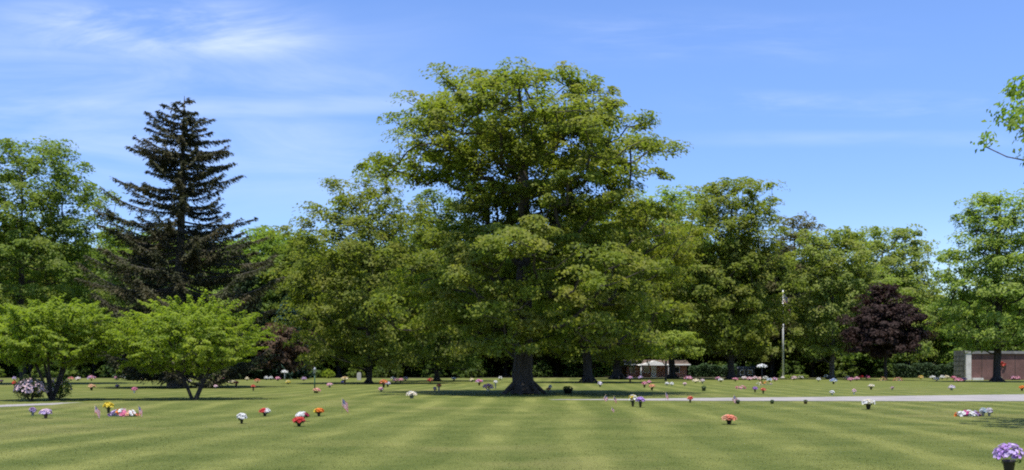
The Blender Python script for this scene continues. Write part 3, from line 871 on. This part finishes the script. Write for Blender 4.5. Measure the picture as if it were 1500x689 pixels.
# white gabled porch
p0, p1 = wpt(936, D) - cx, wpt(976, D) - cx
mb = MB(); pm = (p0 + p1) / 2
mb.add([(p0-.3, -3.2, 2.15), (p1+.3, -3.2, 2.15), (pm, -3.2, 3.0), (p0-.3, .6, 2.15), (p1+.3, .6, 2.15), (pm, .6, 3.0)],
       [(0, 1, 2), (3, 5, 4), (0, 2, 5, 3), (1, 4, 5, 2), (0, 3, 4, 1)])
mb.build('porch_roof', WHITE, h_)
for k, x in enumerate((p0, p1)):
    mb = MB(); mb.box(x-.11, x+.11, -3.1, -2.88, 0, 2.15); mb.build('post', WHITE, h_)
for a_, b_ in ((p0 + .8, p0 + 1.9), (p1 + .6, p1 + 2.4), (p0 - 1.7, p0 - .7)):
    mb = MB(); mb.box(a_, b_, -.07, -.005, .8, 1.95); wf = mb.build('window', WHITE, h_)
    mb = MB(); mb.box(a_+.09, b_-.09, -.10, -.075, .89, 1.86); mb.build('pane', GLASS, wf)
mb = MB(); mb.box(p0 + 2.2, p0 + 3.15, -.07, -.005, 0, 2.05); mb.build('door', WHITE, h_)
pl_ = MB(); pl_.tube([(0, 0, 0), (0, 0, 3.0)], [.09, .07], 10)
po = pl_.build('white_post', WHITE); po.location = (wpt(976, 165), 165, 0)
tag(po, 'slim white post standing in front of the low brick house', 'post')

# small white-framed porch building
D = 182.0; a0, a1 = wpt(1082, D), wpt(1106, D); cx = (a0 + a1) / 2; w2 = (a1 - a0) / 2
s_ = empty('garden_shed', (cx, D, 0), 'small dark shed with white window frames near the flagpole', 'shed')
mb = MB(); mb.box(-w2, w2, 0, 3, 0, 1.55); mb.build('wall', plain('dark_boards', (.09, .08, .07), .8), s_)
mb = MB(); mb.add([(-w2-.2, -.3, 1.56), (w2+.2, -.3, 1.56), (w2+.2, 1.5, 2.0), (-w2-.2, 1.5, 2.0), (-w2-.2, 3.3, 1.56), (w2+.2, 3.3, 1.56)],
                  [(0, 1, 2, 3), (3, 2, 5, 4), (0, 3, 4), (1, 5, 2), (0, 4, 5, 1)]); mb.build('roof', ROOFG, s_)
for x in (-w2 * .55, w2 * .4):
    mb = MB(); mb.box(x-.45, x+.45, -.06, -.004, .45, 1.4); wf = mb.build('window', WHITE, s_)
    mb = MB(); mb.box(x-.33, x+.33, -.09, -.065, .56, 1.29); mb.build('pane', GLASS, wf)

# grey roofed building behind the hedge
D = 188.0; a0, a1 = wpt(1322, D), wpt(1376, D); cx = (a0 + a1) / 2; w2 = (a1 - a0) / 2
s_ = empty('outbuilding', (cx, D, 0), 'low outbuilding whose grey roof shows above the dark hedge', 'building')
mb = MB(); mb.box(-w2, w2, 0, 6, 0, 2.3); mb.build('wall', plain('grey_boards', (.25, .24, .22), .8), s_)
mb = MB(); mb.add([(-w2-.4, -.5, 2.31), (w2+.4, -.5, 2.31), (w2-.6, 3, 3.3), (-w2+.6, 3, 3.3), (-w2-.4, 6.5, 2.31), (w2+.4, 6.5, 2.31)],
                  [(0, 1, 2, 3), (3, 2, 5, 4), (0, 3, 4), (1, 5, 2), (0, 4, 5, 1)]); mb.build('roof', ROOFG, s_)
mb = MB(); mb.box(-.5, .5, -.06, -.004, .9, 1.9); wf = mb.build('window', WHITE, s_)
mb = MB(); mb.box(-.4, .4, -.09, -.065, 1.0, 1.8); mb.build('pane', GLASS, wf)

# brick crypt wall at the right with its stone end wall
D = 141.0; x0, x1 = wpt(1415, D), wpt(1640, D); wp = wpt(1422, D) - x0; W_ = x1 - x0
b_ = empty('mausoleum', (x0, D, 0), 'long brown brick mausoleum with grey stone end wall and pale pilaster at the right edge', 'building')
mb = MB(); mb.box(wp + .01, W_, .25, 3.6, 0, 3.62); mb.build('brick_wall', MAUVB, b_)
mb = MB(); mb.box(wp - .08, W_ + .3, .02, 3.75, 3.63, 4.0); mb.build('coping', STONE, b_)
mb = MB(); mb.box(0, wp, .3, 3.9, 0, 4.1)
for k in range(1, 6): mb.box(-.012, 0, .3, 3.9, k * .68 - .012, k * .68 + .012)
mb.build('stone_end_wall', STONE, b_)
mb = MB(); mb.box(-.05, wp + .02, -.15, .29, 0, 3.7); mb.box(-.12, wp + .09, -.22, .31, 3.7, 3.86); mb.build('pilaster', PALEST, b_)
mb = MB(); mb.box(wp + .03, wp + 1.5, -.6, .24, 0, .3); mb.build('plinth', PALEST, b_)
for k in range(7):
    x = wp + 1.6 + k * 2.3
    mb = MB(); mb.box(x, x + .07, .215, .248, 0, 3.6); mb.build('dark_joint', plain('dark_joint', (.05, .035, .03), .8), b_)

# flagpole with a limp flag
D = 166.0; x = wpt(1147, D)
fp = empty('flagpole', (x, D, 0), 'tall pale flagpole with a limp flag near its top', 'flagpole')
mb = MB(); mb.tube([(0, 0, .25), (0, 0, 7), (0, 0, 14.6)], [.17, .14, .09], 12); mb.build('pole', METAL, fp)
mb = MB(); mb.lathe([(.42, 0), (.42, .12), (.24, .26), (.2, .3)], 16); mb.build('base', GREY, fp)
mb = MB(); mb.lathe([(.02, 0), (.12, .05), (.14, .13), (.1, .22), (.02, .26)], 12, (0, 0, 14.6)); mb.build('finial', plain('gilt_ball', (.6, .45, .15), .35, metal=.8), fp)
mb = MB(); mb.tube([(-.14, -.05, 1.2), (-.12, -.05, 14.3)], [.012, .012], 4); mb.build('halyard', WHITE, fp)

def flag_mesh(name, W, Hh, droop, seed, rz=0.0):
    """cloth with its hoist on z axis; fly sags by droop (0 straight out, 1 hanging)"""
    rng = np.random.default_rng(seed); nu, nv = 16, 10
    vs_ = []; uvs = []
    ph = rng.uniform(0, 6.28)
    for i in range(nu + 1):
        for j in range(nv + 1):
            fu, fv = i / nu, j / nv
            a_ = droop * math.pi / 2 * min(1, .25 + fu * 1.1)
            out = W * fu * (1 - .62 * droop * (.4 + .6 * fu)) 
            z = Hh * fv - W * fu * droop * .95 * (.75 + .25 * (1 - fv)) + 0
            yv = .09 * W * math.sin(fu * 8 + ph + fv * 1.5) * fu ** .5 + droop * .09 * W * math.sin(fu * 14 + ph * 2 + fv * 3)
            vs_.append((out, yv, z)); uvs.append((fu, fv))
    fs_ = [(i*(nv+1)+j, (i+1)*(nv+1)+j, (i+1)*(nv+1)+j+1, i*(nv+1)+j+1) for i in range(nu) for j in range(nv)]
    me = bpy.data.meshes.new(name); me.from_pydata(vs_, [], fs_)
    ul = me.uv_layers.new(name='uv')
    li = np.zeros(len(me.loops), np.int32); me.loops.foreach_get('vertex_index', li)
    ul.data.foreach_set('uv', np.array(uvs)[li].ravel().astype(np.float32))
    me.polygons.foreach_set('use_smooth', [True] * len(fs_))
    me.materials.append(FLAG); me.update()
    return me
fl = link('flag', flag_mesh('flag', 2.4, 1.5, .92, 5), fp); fl.location = (.12, 0, 12.2); fl.rotation_euler = (0, 0, R(-20))

# lantern post by the left lawn
D = 64.0; x, D, gz = place(461, 576)
lp_ = empty('lantern_post', (x, D, gz), 'slim green post with a small grey lantern head', 'lamp post')
mb = MB(); mb.tube([(0, 0, 0), (0, 0, 1.28)], [.045, .035], 8); mb.build('post', plain('green_paint', (.02, .07, .035), .4), lp_)
mb = MB(); mb.lathe([(.05, 1.28), (.09, 1.32), (.105, 1.52), (.13, 1.53), (.03, 1.64), (.01, 1.68)], 8); mb.build('lantern', plain('lantern_grey', (.36, .38, .40), .4), lp_)

# small grey headstone at the wood edge
x, D, gz = place(526, 557)
mb = MB(); hw = .22
arc = [(hw * math.cos(a_), .62 + .22 * math.sin(a_)) for a_ in np.linspace(0, math.pi, 12)]
out = [(-hw, 0), (hw, 0)] + arc
n_ = len(out)
mb.add([(p[0], -.1, p[1]) for p in out] + [(p[0], .1, p[1]) for p in out],
       [tuple(range(n_)), tuple(range(2 * n_ - 1, n_ - 1, -1))] + [(i, n_ + i, n_ + (i + 1) % n_, (i + 1) % n_) for i in range(n_)])
hs_ = mb.build('headstone', GREY); hs_.location = (x, D, gz); hs_.scale = (1.3, 1, 1.3)
tag(hs_, 'small upright grey headstone before the dark wood', 'headstone')

# ------------------------------------------------------------------ graves' flowers and flags
VG = 'flower vases set out on the lawn'
def bouquet(parent, rng, cols, rx, rz, zc, nb, size, split, ry=None):
    ry = ry or rx
    d = rng.normal(size=(nb, 3)); d /= np.linalg.norm(d, axis=1, keepdims=True)
    d[:, 2] = np.abs(d[:, 2]) * 1.15 - .22
    rad = rng.uniform(.72, 1.05, nb)[:, None]
    P = d * rad * np.array([rx, ry, rz]) + np.array([0, 0, zc])
    N = d + np.array([0, 0, .5])
    if split: ci = np.clip(((P[:, 0] / rx * .5 + .5) * len(cols) + rng.normal(0, .18, nb)).astype(int), 0, len(cols) - 1)
    else: ci = rng.integers(0, len(cols), nb)
    mb = MB(); used = []
    for c in range(len(cols)):
        s_ = ci == c
        if s_.any():
            mb.quads(blossom_quads(rng, P[s_], N[s_], size), len(used)); used.append(petal(cols[c]))
    mb.build('bouquet', used, parent)
    nl = max(8, nb // 5)
    d = rng.normal(size=(nl, 3)); d /= np.linalg.norm(d, axis=1, keepdims=True)
    P = d * np.array([rx * .85, ry * .85, rz * .75]) + np.array([0, 0, zc - rz * .12])
    mb = MB(); mb.quads(leaf_quads(rng, P, d + rng.normal(0, .4, d.shape), size * 1.5, .4)); mb.build('leaves', STEM, parent)

_seed = [100]
def vase(px, yb, h, wd, cols, label, vcol='dark', split=False, vfrac=.48, cat='flower vase', D=None, name='flower_vase'):
    """bouquet in a vase; h and wd in photo pixels"""
    _seed[0] += 1; rng = np.random.default_rng(_seed[0])
    cols = cols.split()
    x, Dd, gz = place(px, yb)
    k = Dd / F; Hh = max(h * k, .30); rx = max(wd * k * .46, .09)
    o = empty(name, (x, Dd, gz), label, cat, VG, rz=rng.uniform(-.15, .15))
    vh = Hh * vfrac; vr = min(.12, max(.055, rx * .42))
    mb = MB(); mb.lathe([(vr * .62, 0), (vr * .58, vh * .12), (vr * .66, vh * .2), (vr * .95, vh * .85), (vr * 1.12, vh * .97), (vr * .95, vh)], 12)
    mb.build('vase', VASE[vcol], o)
    rz = (Hh - vh) * .58
    big = Dd < 24
    nb = 130 if big else (110 if Dd < 60 else (80 if Dd < 100 else 60))
    size = max(.055 if big else .085, rx * .30 if not big else 0, k * 1.1 if not big else 0)
    bouquet(o, rng, cols, rx, rz, vh + rz * .42, nb, size, split)
    return o

def spray(px, yb, h, wd, cols, label, split=True, cat='flower spray', depth=.5):
    """flowers laid low along the ground over a flat frame"""
    _seed[0] += 1; rng = np.random.default_rng(_seed[0])
    cols = cols.split()
    x, Dd, gz = place(px, yb); k = Dd / F
    o = empty('flower_spray', (x, Dd, gz), label, cat, 'low flower sprays lying on the grass')
    rx = wd * k * .5; Hh = max(h * k, .16); ry = min(rx * depth, .45)
    mb = MB(); mb.lathe([(rx * .9, 0), (rx * .86, .03), (rx * .3, .05)], 16, sx=1.0)
    f_ = mb.build('tray', VASE['green'], o); f_.scale = (1, ry / rx, 1)
    nb = int(60 + rx * 110) if Dd < 60 else 50
    bouquet(o, rng, cols, rx, Hh * .8, Hh * .22, nb, max(.09, k * 1.1), split, ry)
    return o

def pot(px, yb, h, wd, label, vcol='dark'):
    _seed[0] += 1; rng = np.random.default_rng(_seed[0])
    x, Dd, gz = place(px, yb); k = Dd / F
    o = empty('plant_pot', (x, Dd, gz), label, 'plant pot', 'dark pots on the lawn')
    r = wd * k * .5; Hh = h * k
    mb = MB(); mb.lathe([(r * .65, 0), (r * .95, Hh * .6), (r * 1.05, Hh * .62), (r * 1.05, Hh * .7), (r * .9, Hh * .7)], 14); mb.build('pot', VASE[vcol], o)
    n = 60; d = rng.normal(size=(n, 3)); d /= np.linalg.norm(d, axis=1, keepdims=True); d[:, 2] = np.abs(d[:, 2])
    mb = MB(); mb.quads(leaf_quads(rng, d * np.array([r, r, Hh * .36]) + np.array([0, 0, Hh * .68]), d, max(.07, r * .5), .45)); mb.build('leaves', STEM, o)
    return o

def flag(px, yb, h, label, tilt=0.0, droop=.6, left=False):
    _seed[0] += 1
    x, Dd, gz = place(px, yb); Hh = h * Dd / F
    o = empty('grave_flag', (x, Dd, gz), label, 'flag', 'small flags planted on graves', rz=R(180) if left else R(-25 + (_seed[0] * 37) % 40))
    o.rotation_euler = (0, R(tilt), o.rotation_euler[2])
    mb = MB(); mb.tube([(0, 0, -.02), (0, 0, Hh)], [.007, .006], 6); mb.lathe([(.004, 0), (.013, .012), (.004, .03)], 8, (0, 0, Hh)); mb.build('stick', STICK, o)
    fh = min(Hh * .5, .32); f_ = link('flag', flag_mesh('flag', fh * 1.45, fh, droop, _seed[0]), o); f_.location = (.008, 0, Hh - fh - .01)
    return o

# nearest row
vase(1478, 700, 57, 46, 'violet lilac violet lilac', 'big violet bouquet in dark vase, cut by the lower right corner', vfrac=.46)
vase(67, 613, 15, 17, 'lilac palepink lilac', 'lavender bouquet in brown vase on the left foreground grass', 'brown')
vase(48, 609, 8, 8, 'lilac mauve', 'tiny greyish lilac bouquet left of the lavender bouquet', 'grey')
flag(139, 613, 19, 'drooping small flag at the left end of the mixed flower spray', droop=.75)
flag(203, 612, 17, 'drooping small flag at the right end of the mixed flower spray', droop=.75)
vase(159, 605, 17, 15, 'yellow', 'bright yellow bouquet rising behind the mixed flower spray', 'dark', vfrac=.5)
spray(181, 610, 11, 46, 'purple lilac orange white rose peach white salmon', 'long mixed spray of lilac, orange and white flowers between two small flags')
vase(354, 621, 17, 14, 'white', 'white bouquet in black vase on the left foreground grass', 'black', vfrac=.5)
vase(388, 610, 13, 16, 'red red white', 'bouquet half red and half white in black vase', 'black', split=True)
vase(443, 618, 16, 20, 'white white crimson', 'white bouquet with dark red edge behind the low red one', 'black', split=True, vfrac=.45)
vase(438, 625, 13, 20, 'red red salmon', 'low red bouquet in black vase before a white one', 'black', vfrac=.42)
vase(467, 610, 13, 15, 'yellow orange orange', 'yellow and orange bouquet in dark vase, right of the red bouquet', 'dark', split=True)
flag(501, 606, 22, 'single small flag standing alone right of the orange bouquet', droop=.72)
vase(603, 587, 15, 17, 'white cream', 'flat white bouquet in green vase at the oak shadow edge', 'green', vfrac=.5)
flag(881, 588, 11, 'small flag leaning right at the oak shadow edge', tilt=34, droop=.35)
flag(899, 592, 11, 'small upright flag right of the leaning one', droop=.8)
flag(896, 605, 8, 'very low small flag nearest of those right of the oak', droop=.7)
o = vase(927, 596, 20, 13, 'skyblue white yellow', 'pale blue and white bouquet with yellow below, beside a violet one', 'dark', vfrac=.42)
vase(938, 597, 17, 13, 'violet lilac', 'violet bouquet beside the pale blue and white one', 'black', vfrac=.5)
vase(1068, 622, 14, 23, 'peach salmon salmon peach', 'wide peach and salmon bouquet on the open foreground grass', 'dark', split=True)
vase(1272, 600, 16, 21, 'white cream white', 'domed white bouquet in dark vase just before the drive', 'dark', vfrac=.5)
spray(1418, 610, 9, 40, 'orange white magenta white white lilac crimson', 'long spray of white, magenta and orange flowers on the right foreground grass')
vase(1440, 610, 6, 6, 'white skyblue', 'tiny grey white bouquet touching the end of the magenta spray', 'grey')
vase(1449, 610, 6, 7, 'white lilac', 'tiny grey white bouquet rightmost beside the magenta spray', 'grey')
# along the drive
flag(975, 587, 12, 'small pale flag at the drive edge, left of the red orange bouquet', droop=.9)
vase(1011, 590, 10, 8, 'salmon red', 'small red orange bouquet in dark vase beside the drive', 'dark', vfrac=.55)
flag(1070, 592, 14, 'small flag leaning right on the near edge of the drive', tilt=22, droop=.5)
pot(1081, 592, 6, 6, 'dark pot right of the leaning flag by the drive', 'green')
pot(1131, 592, 6, 6, 'middle dark pot of three along the drive', 'green')
pot(1180, 592, 6, 6, 'rightmost dark pot of three along the drive', 'brown')
# middle lawn
vase(134, 572, 10, 14, 'peach tan', 'peach bouquet in dark vase on the left middle lawn', 'dark')
vase(172, 569, 6, 7, 'mauve', 'small mauve bouquet in the left tree shadow strip', 'dark')
vase(197, 576, 10, 9, 'pink rose', 'pink bouquet in white vase behind the mixed spray', 'white', vfrac=.4)
vase(21, 566, 9, 7, 'orange red', 'small orange red bouquet left of the flowering bush', 'brown', vfrac=.35)
vase(2, 562, 6, 7, 'pink', 'pink bouquet cut by the left photo edge', 'dark')
vase(371, 573, 10, 7, 'salmon red', 'small red bouquet in dark vase right of the forked tree', 'dark', vfrac=.6)
vase(316, 570, 7, 6, 'palepink', 'tiny pale pink bouquet right of the forked trunk', 'grey')
vase(346, 568, 11, 9, 'orange salmon', 'orange bouquet in brown vase right of the forked tree', 'brown', vfrac=.55)
vase(464, 576, 9, 12, 'pink peach', 'pink peach bouquet at the foot of the green lantern post', 'dark', vfrac=.3)
vase(483, 568, 8, 10, 'palepink pink', 'pale pink bouquet right of the green lantern post', 'grey', vfrac=.35)
vase(505, 564, 13, 13, 'cream tan', 'cream domed bouquet in tall brown vase', 'brown', vfrac=.6)
vase(558, 574, 8, 8, 'palepink pink', 'pale pink bouquet below the orange bouquet cluster', 'grey', vfrac=.3)
vase(562, 568, 14, 13, 'orange orange salmon', 'vivid orange bouquet left of the huge oak', 'dark', vfrac=.4)
vase(568, 567, 9, 9, 'white lilac', 'white bouquet leaning on the vivid orange one', 'black', vfrac=.4)
vase(643, 574, 12, 8, 'salmon orange', 'orange bouquet in tall grey vase left of the huge oak', 'grey', vfrac=.65)
vase(637, 574, 8, 5, 'palepink', 'tiny pale pink bouquet beside the tall grey vase', 'grey', vfrac=.4)
vase(715, 573, 13, 18, 'pink palepink pink', 'large pale pink bouquet nearest the left of the oak trunk', 'white', vfrac=.25)
vase(702, 565, 11, 12, 'lilac rose', 'purple pink bouquet behind the large pale pink one', 'dark', vfrac=.4)
vase(726, 570, 13, 6, 'white', 'narrow white bouquet in stone vase beside the oak roots', 'grey', vfrac=.7)
vase(806, 573, 10, 5, 'white', 'tiny white bouquet just right of the oak roots', 'grey')
vase(803, 574, 6, 6, 'peach', 'tiny peach bouquet right beside the oak roots', 'brown')
pot(832, 577, 11, 15, 'wide black planter on the grass right of the oak', 'black')
vase(879, 567, 9, 8, 'lilac white', 'pale lilac bouquet in front of the twin dark trunks', 'dark', vfrac=.35)
vase(923, 562, 12, 9, 'lilac pink', 'lilac pink bouquet in tall dark vase before the brick house', 'black', vfrac=.6)
vase(938, 557, 7, 7, 'lilac', 'small lilac bouquet against the brick house wall', 'dark', vfrac=.4)
vase(944, 568, 10, 9, 'pink rose', 'pink bouquet left of the salmon bouquet', 'dark', vfrac=.4)
vase(955, 572, 10, 11, 'salmon peach', 'salmon bouquet in dark pot right of the pink bouquet', 'black', vfrac=.45)
vase(977, 565, 6, 6, 'white', 'left one of a pair of tiny white bouquets', 'white', vfrac=.3)
vase(984, 565, 6, 6, 'white', 'right one of a pair of tiny white bouquets', 'white', vfrac=.3)
vase(1003, 566, 6, 6, 'palepink', 'tiny pale bouquet alone right of the white pair', 'grey')
vase(1029, 562, 8, 8, 'palepink white', 'pale pink bouquet behind the small dark pot', 'grey', vfrac=.3)
pot(1031, 573, 8, 7, 'small dark pot on the middle lawn left of the flagpole', 'green')
spray(1085, 570, 6, 16, 'rose pink rose', 'rose pink spray on the middle lawn left of the flagpole')
vase(1106, 575, 9, 8, 'violet purple', 'purple bouquet left of a red orange one, below the flagpole', 'dark', vfrac=.55)
vase(1118, 577, 9, 8, 'salmon red', 'red orange bouquet right of a purple one, below the flagpole', 'dark', vfrac=.55)
spray(1120, 564, 6, 26, 'white peach orange peach palepink', 'long orange and white spray beside the flagpole foot')
vase(1219, 579, 8, 7, 'white', 'small white bouquet alone beyond the drive', 'white', vfrac=.35)
vase(1251, 578, 9, 6, 'palepink', 'narrow pale pink bouquet beyond the drive', 'white', vfrac=.45)
vase(1276, 571, 9, 10, 'cream white', 'cream bouquet in dark vase below the purple tree', 'dark', vfrac=.45)
vase(1221, 563, 10, 12, 'skyblue white blue', 'blue and white bouquet in dark vase under the light green tree', 'black', vfrac=.35)
vase(1307, 572, 6, 5, 'palepink mauve', 'tiny mauve bouquet lower right of the purple tree trunk', 'grey')
vase(1394, 572, 9, 10, 'white palepink lilac', 'white and pale pink bouquet on the lawn below the stone end wall', 'grey', vfrac=.3)
vase(1497, 573, 9, 9, 'orange', 'orange bouquet in dark vase cut by the right photo edge', 'dark', vfrac=.45)
# large white heads raised on posts
def raised(px, yb, ytop, wd, label):
    _seed[0] += 1; rng = np.random.default_rng(_seed[0])
    x, Dd, gz = place(px, yb); k = Dd / F
    o = empty('raised_bouquet', (x, Dd, gz), label, 'flower stand', 'white bouquets raised on posts')
    Hh = (yb - ytop) * k; rx = wd * k / 2
    mb = MB(); mb.tube([(0, 0, 0), (0, 0, Hh - .25)], [.05, .04], 8); mb.build('post', WHITE if px < 700 else VASE['dark'], o)
    bouquet(o, rng, ['white'], rx, rx * .55, Hh - rx * .4, 60, .17, False)
raised(417, 558, 543, 11, 'round white bouquet on a white post before the rust brown tree')
raised(1116, 562, 534, 14, 'oval white bouquet standing high above the far flowers left of the flagpole')
# hanging flowers on the brick wall
x = wpt(1470, 141)
_o = empty('wall_wreath', (x, 141.12, 2.0), 'red bouquet hung on the brown brick wall', 'wreath')
bouquet(_o, np.random.default_rng(7), ['red', 'salmon', 'red'], .42, .42, .1, 40, .2, False, .12)

# the far row along the edge of the lawn
FAR = [
 (21, 558, 'lilac', 'tiny lilac bouquet in the far row above the orange red one'), (104, 558, 'pink salmon', 'pink bouquet in the far row behind the flowering bush'),
 (114, 558, 'white palepink', 'white bouquet next right of the pink one behind the bush'), (134, 558, 'pink lilac', 'bright pink bouquet largest in the far row at left'),
 (171, 557, 'mauve pink', 'mauve bouquet far behind the left middle lawn'), (181, 556, 'white', 'white bouquet just right of the mauve far bouquet'),
 (208, 558, 'palepink', 'dim pale pink bouquet left of the spruce trunk'), (218, 557, 'palepink white', 'bright pale pink bouquet nearest left of the spruce trunk'),
 (277, 561, 'white palepink', 'white bouquet seen through the forked trunk'), (288, 566, 'cream palepink', 'cream bouquet low between the forked stems'),
 (307, 556, 'white', 'taller white bouquet right behind the forked tree'), (316, 557, 'white', 'small low white bouquet right of the taller one'),
 (326, 558, 'peach pink', 'peach bouquet between two white ones in the far row'), (338, 556, 'white', 'wide white bouquet above the orange one in the far row'),
 (340, 563, 'cream', 'cream bouquet below the wide white one'), (362, 558, 'cream', 'small cream bouquet left of two peach ones'),
 (367, 555, 'white', 'dim white bouquet left of the peach ones'), (375, 556, 'peach cream', 'upper peach bouquet of the far row'), (377, 561, 'peach salmon', 'lower peach bouquet of the far row'),
 (390, 557, 'white', 'tiny white bouquet left under the white raised bouquet'), (397, 557, 'white', 'second tiny white bouquet under the white raised bouquet'),
 (407, 558, 'pink', 'dull pink bouquet touching the white raised bouquet post'), (422, 563, 'cream yellow', 'yellowish bouquet right below the white raised bouquet'),
 (445, 558, 'mauve lilac', 'mauve bouquet left of the lantern post'), (502, 563, 'lilac', 'tiny lilac bouquet at the foot of the cream bouquet'),
 (576, 558, 'white cream', 'whitish bouquet right above the vivid orange one'), (580, 560, 'pink palepink', 'pink bouquet right of the vivid orange one'),
 (587, 560, 'pink', 'middle pink bouquet in the row right of the orange one'), (594, 558, 'palepink', 'last pale pink bouquet of the row right of the orange one'),
 (630, 560, 'red crimson', 'deep red bouquet in the far row left of the oak'), (665, 558, 'white', 'white bouquet leaning in the far row left of the oak'),
 (691, 560, 'cream', 'cream bouquet left of the purple pink one'), (733, 557, 'white', 'small white bouquet behind the oak roots'),
 (951, 563, 'pink', 'small pink bouquet left of the white pair'), (1008, 557, 'pink lilac pink', 'wide pink bouquet right of the white roofed house'),
 (1019, 561, 'cream', 'dim cream bouquet below the wide pink one'), (1052, 558, 'mauve pink', 'mauve bouquet left of the olive tree trunk'),
 (1056, 560, 'cream white', 'white bouquet left of the olive tree trunk'), (1077, 559, 'pink rose', 'pink bouquet just right of the olive tree trunk'),
 (1090, 557, 'palepink white', 'pale bouquet in front of the shed window'), (1098, 558, 'palepink pink', 'pale pink bouquet below the shed'),
 (1106, 557, 'palepink', 'pale pink bouquet below the high white oval bouquet'), (1113, 558, 'pink cream', 'pink bouquet right below the high white oval bouquet'),
 (1121, 557, 'white', 'white bouquet left of the bluish bouquet'), (1127, 560, 'white skyblue blue', 'bluish white bouquet left of the flagpole'), (1135, 559, 'lilac pink', 'lilac bouquet nearest left of the flagpole'),
 (1163, 557, 'palepink', 'pale pink bouquet in front of the low yellow hedge'), (1173, 556, 'white cream', 'white bouquet at the right end of the low yellow hedge'),
 (1199, 559, 'white', 'tiny white bouquet alone under the light green tree'), (1210, 555, 'cream white', 'cream bouquet above the blue and white one'),
 (1241, 557, 'palepink', 'pale bouquet left of the low pink ones under the trees'), (1246, 559, 'pink', 'low pink bouquet left of the purple tree'),
 (1255, 558, 'palepink pink', 'pale pink bouquet left of the red one'), (1261, 556, 'red', 'red bouquet left of the purple tree'), (1270, 556, 'magenta rose', 'magenta bouquet left of the purple tree'),
 (1349, 556, 'yellow tan', 'yellow bouquet in front of the dark hedge'), (1366, 556, 'white', 'brightest white bouquet in front of the dark hedge'),
 (1372, 559, 'white palepink', 'low white bouquet in front of the dark hedge'), (1380, 556, 'white', 'third white bouquet from the yellow one'), (1387, 556, 'cream', 'dim cream bouquet at the right end of the hedge'),
 (1397, 557, 'rose pink', 'rose bouquet at the foot of the stone end wall'), (1404, 560, 'pink rose', 'larger pink bouquet before the stone end wall'), (1412, 559, 'mauve pink', 'mauve bouquet before the pale pilaster'),
 (1465, 558, 'cream', 'dim cream bouquet beside the right trunk'), (1483, 557, 'pink mauve', 'left pink bouquet before the brick wall'), (1490, 557, 'pink', 'right pink bouquet before the brick wall'),
]
for px, yb, cols, lab in FAR:
    wd = 12 if 'wide' in lab or 'largest' in lab or 'larger' in lab else (6 if 'tiny' in lab or 'small' in lab else 8.5)
    vase(px, yb, 9 if 'tall' in lab or 'largest' in lab else 7, wd * 1.12, cols, lab, 'dark', vfrac=.25)
spray(1293, 558, 6, 16, 'tan peach tan', 'tan orange spray left of the purple tree trunk')
spray(1316, 558, 6, 16, 'salmon pink salmon', 'salmon spray right of the purple tree trunk')
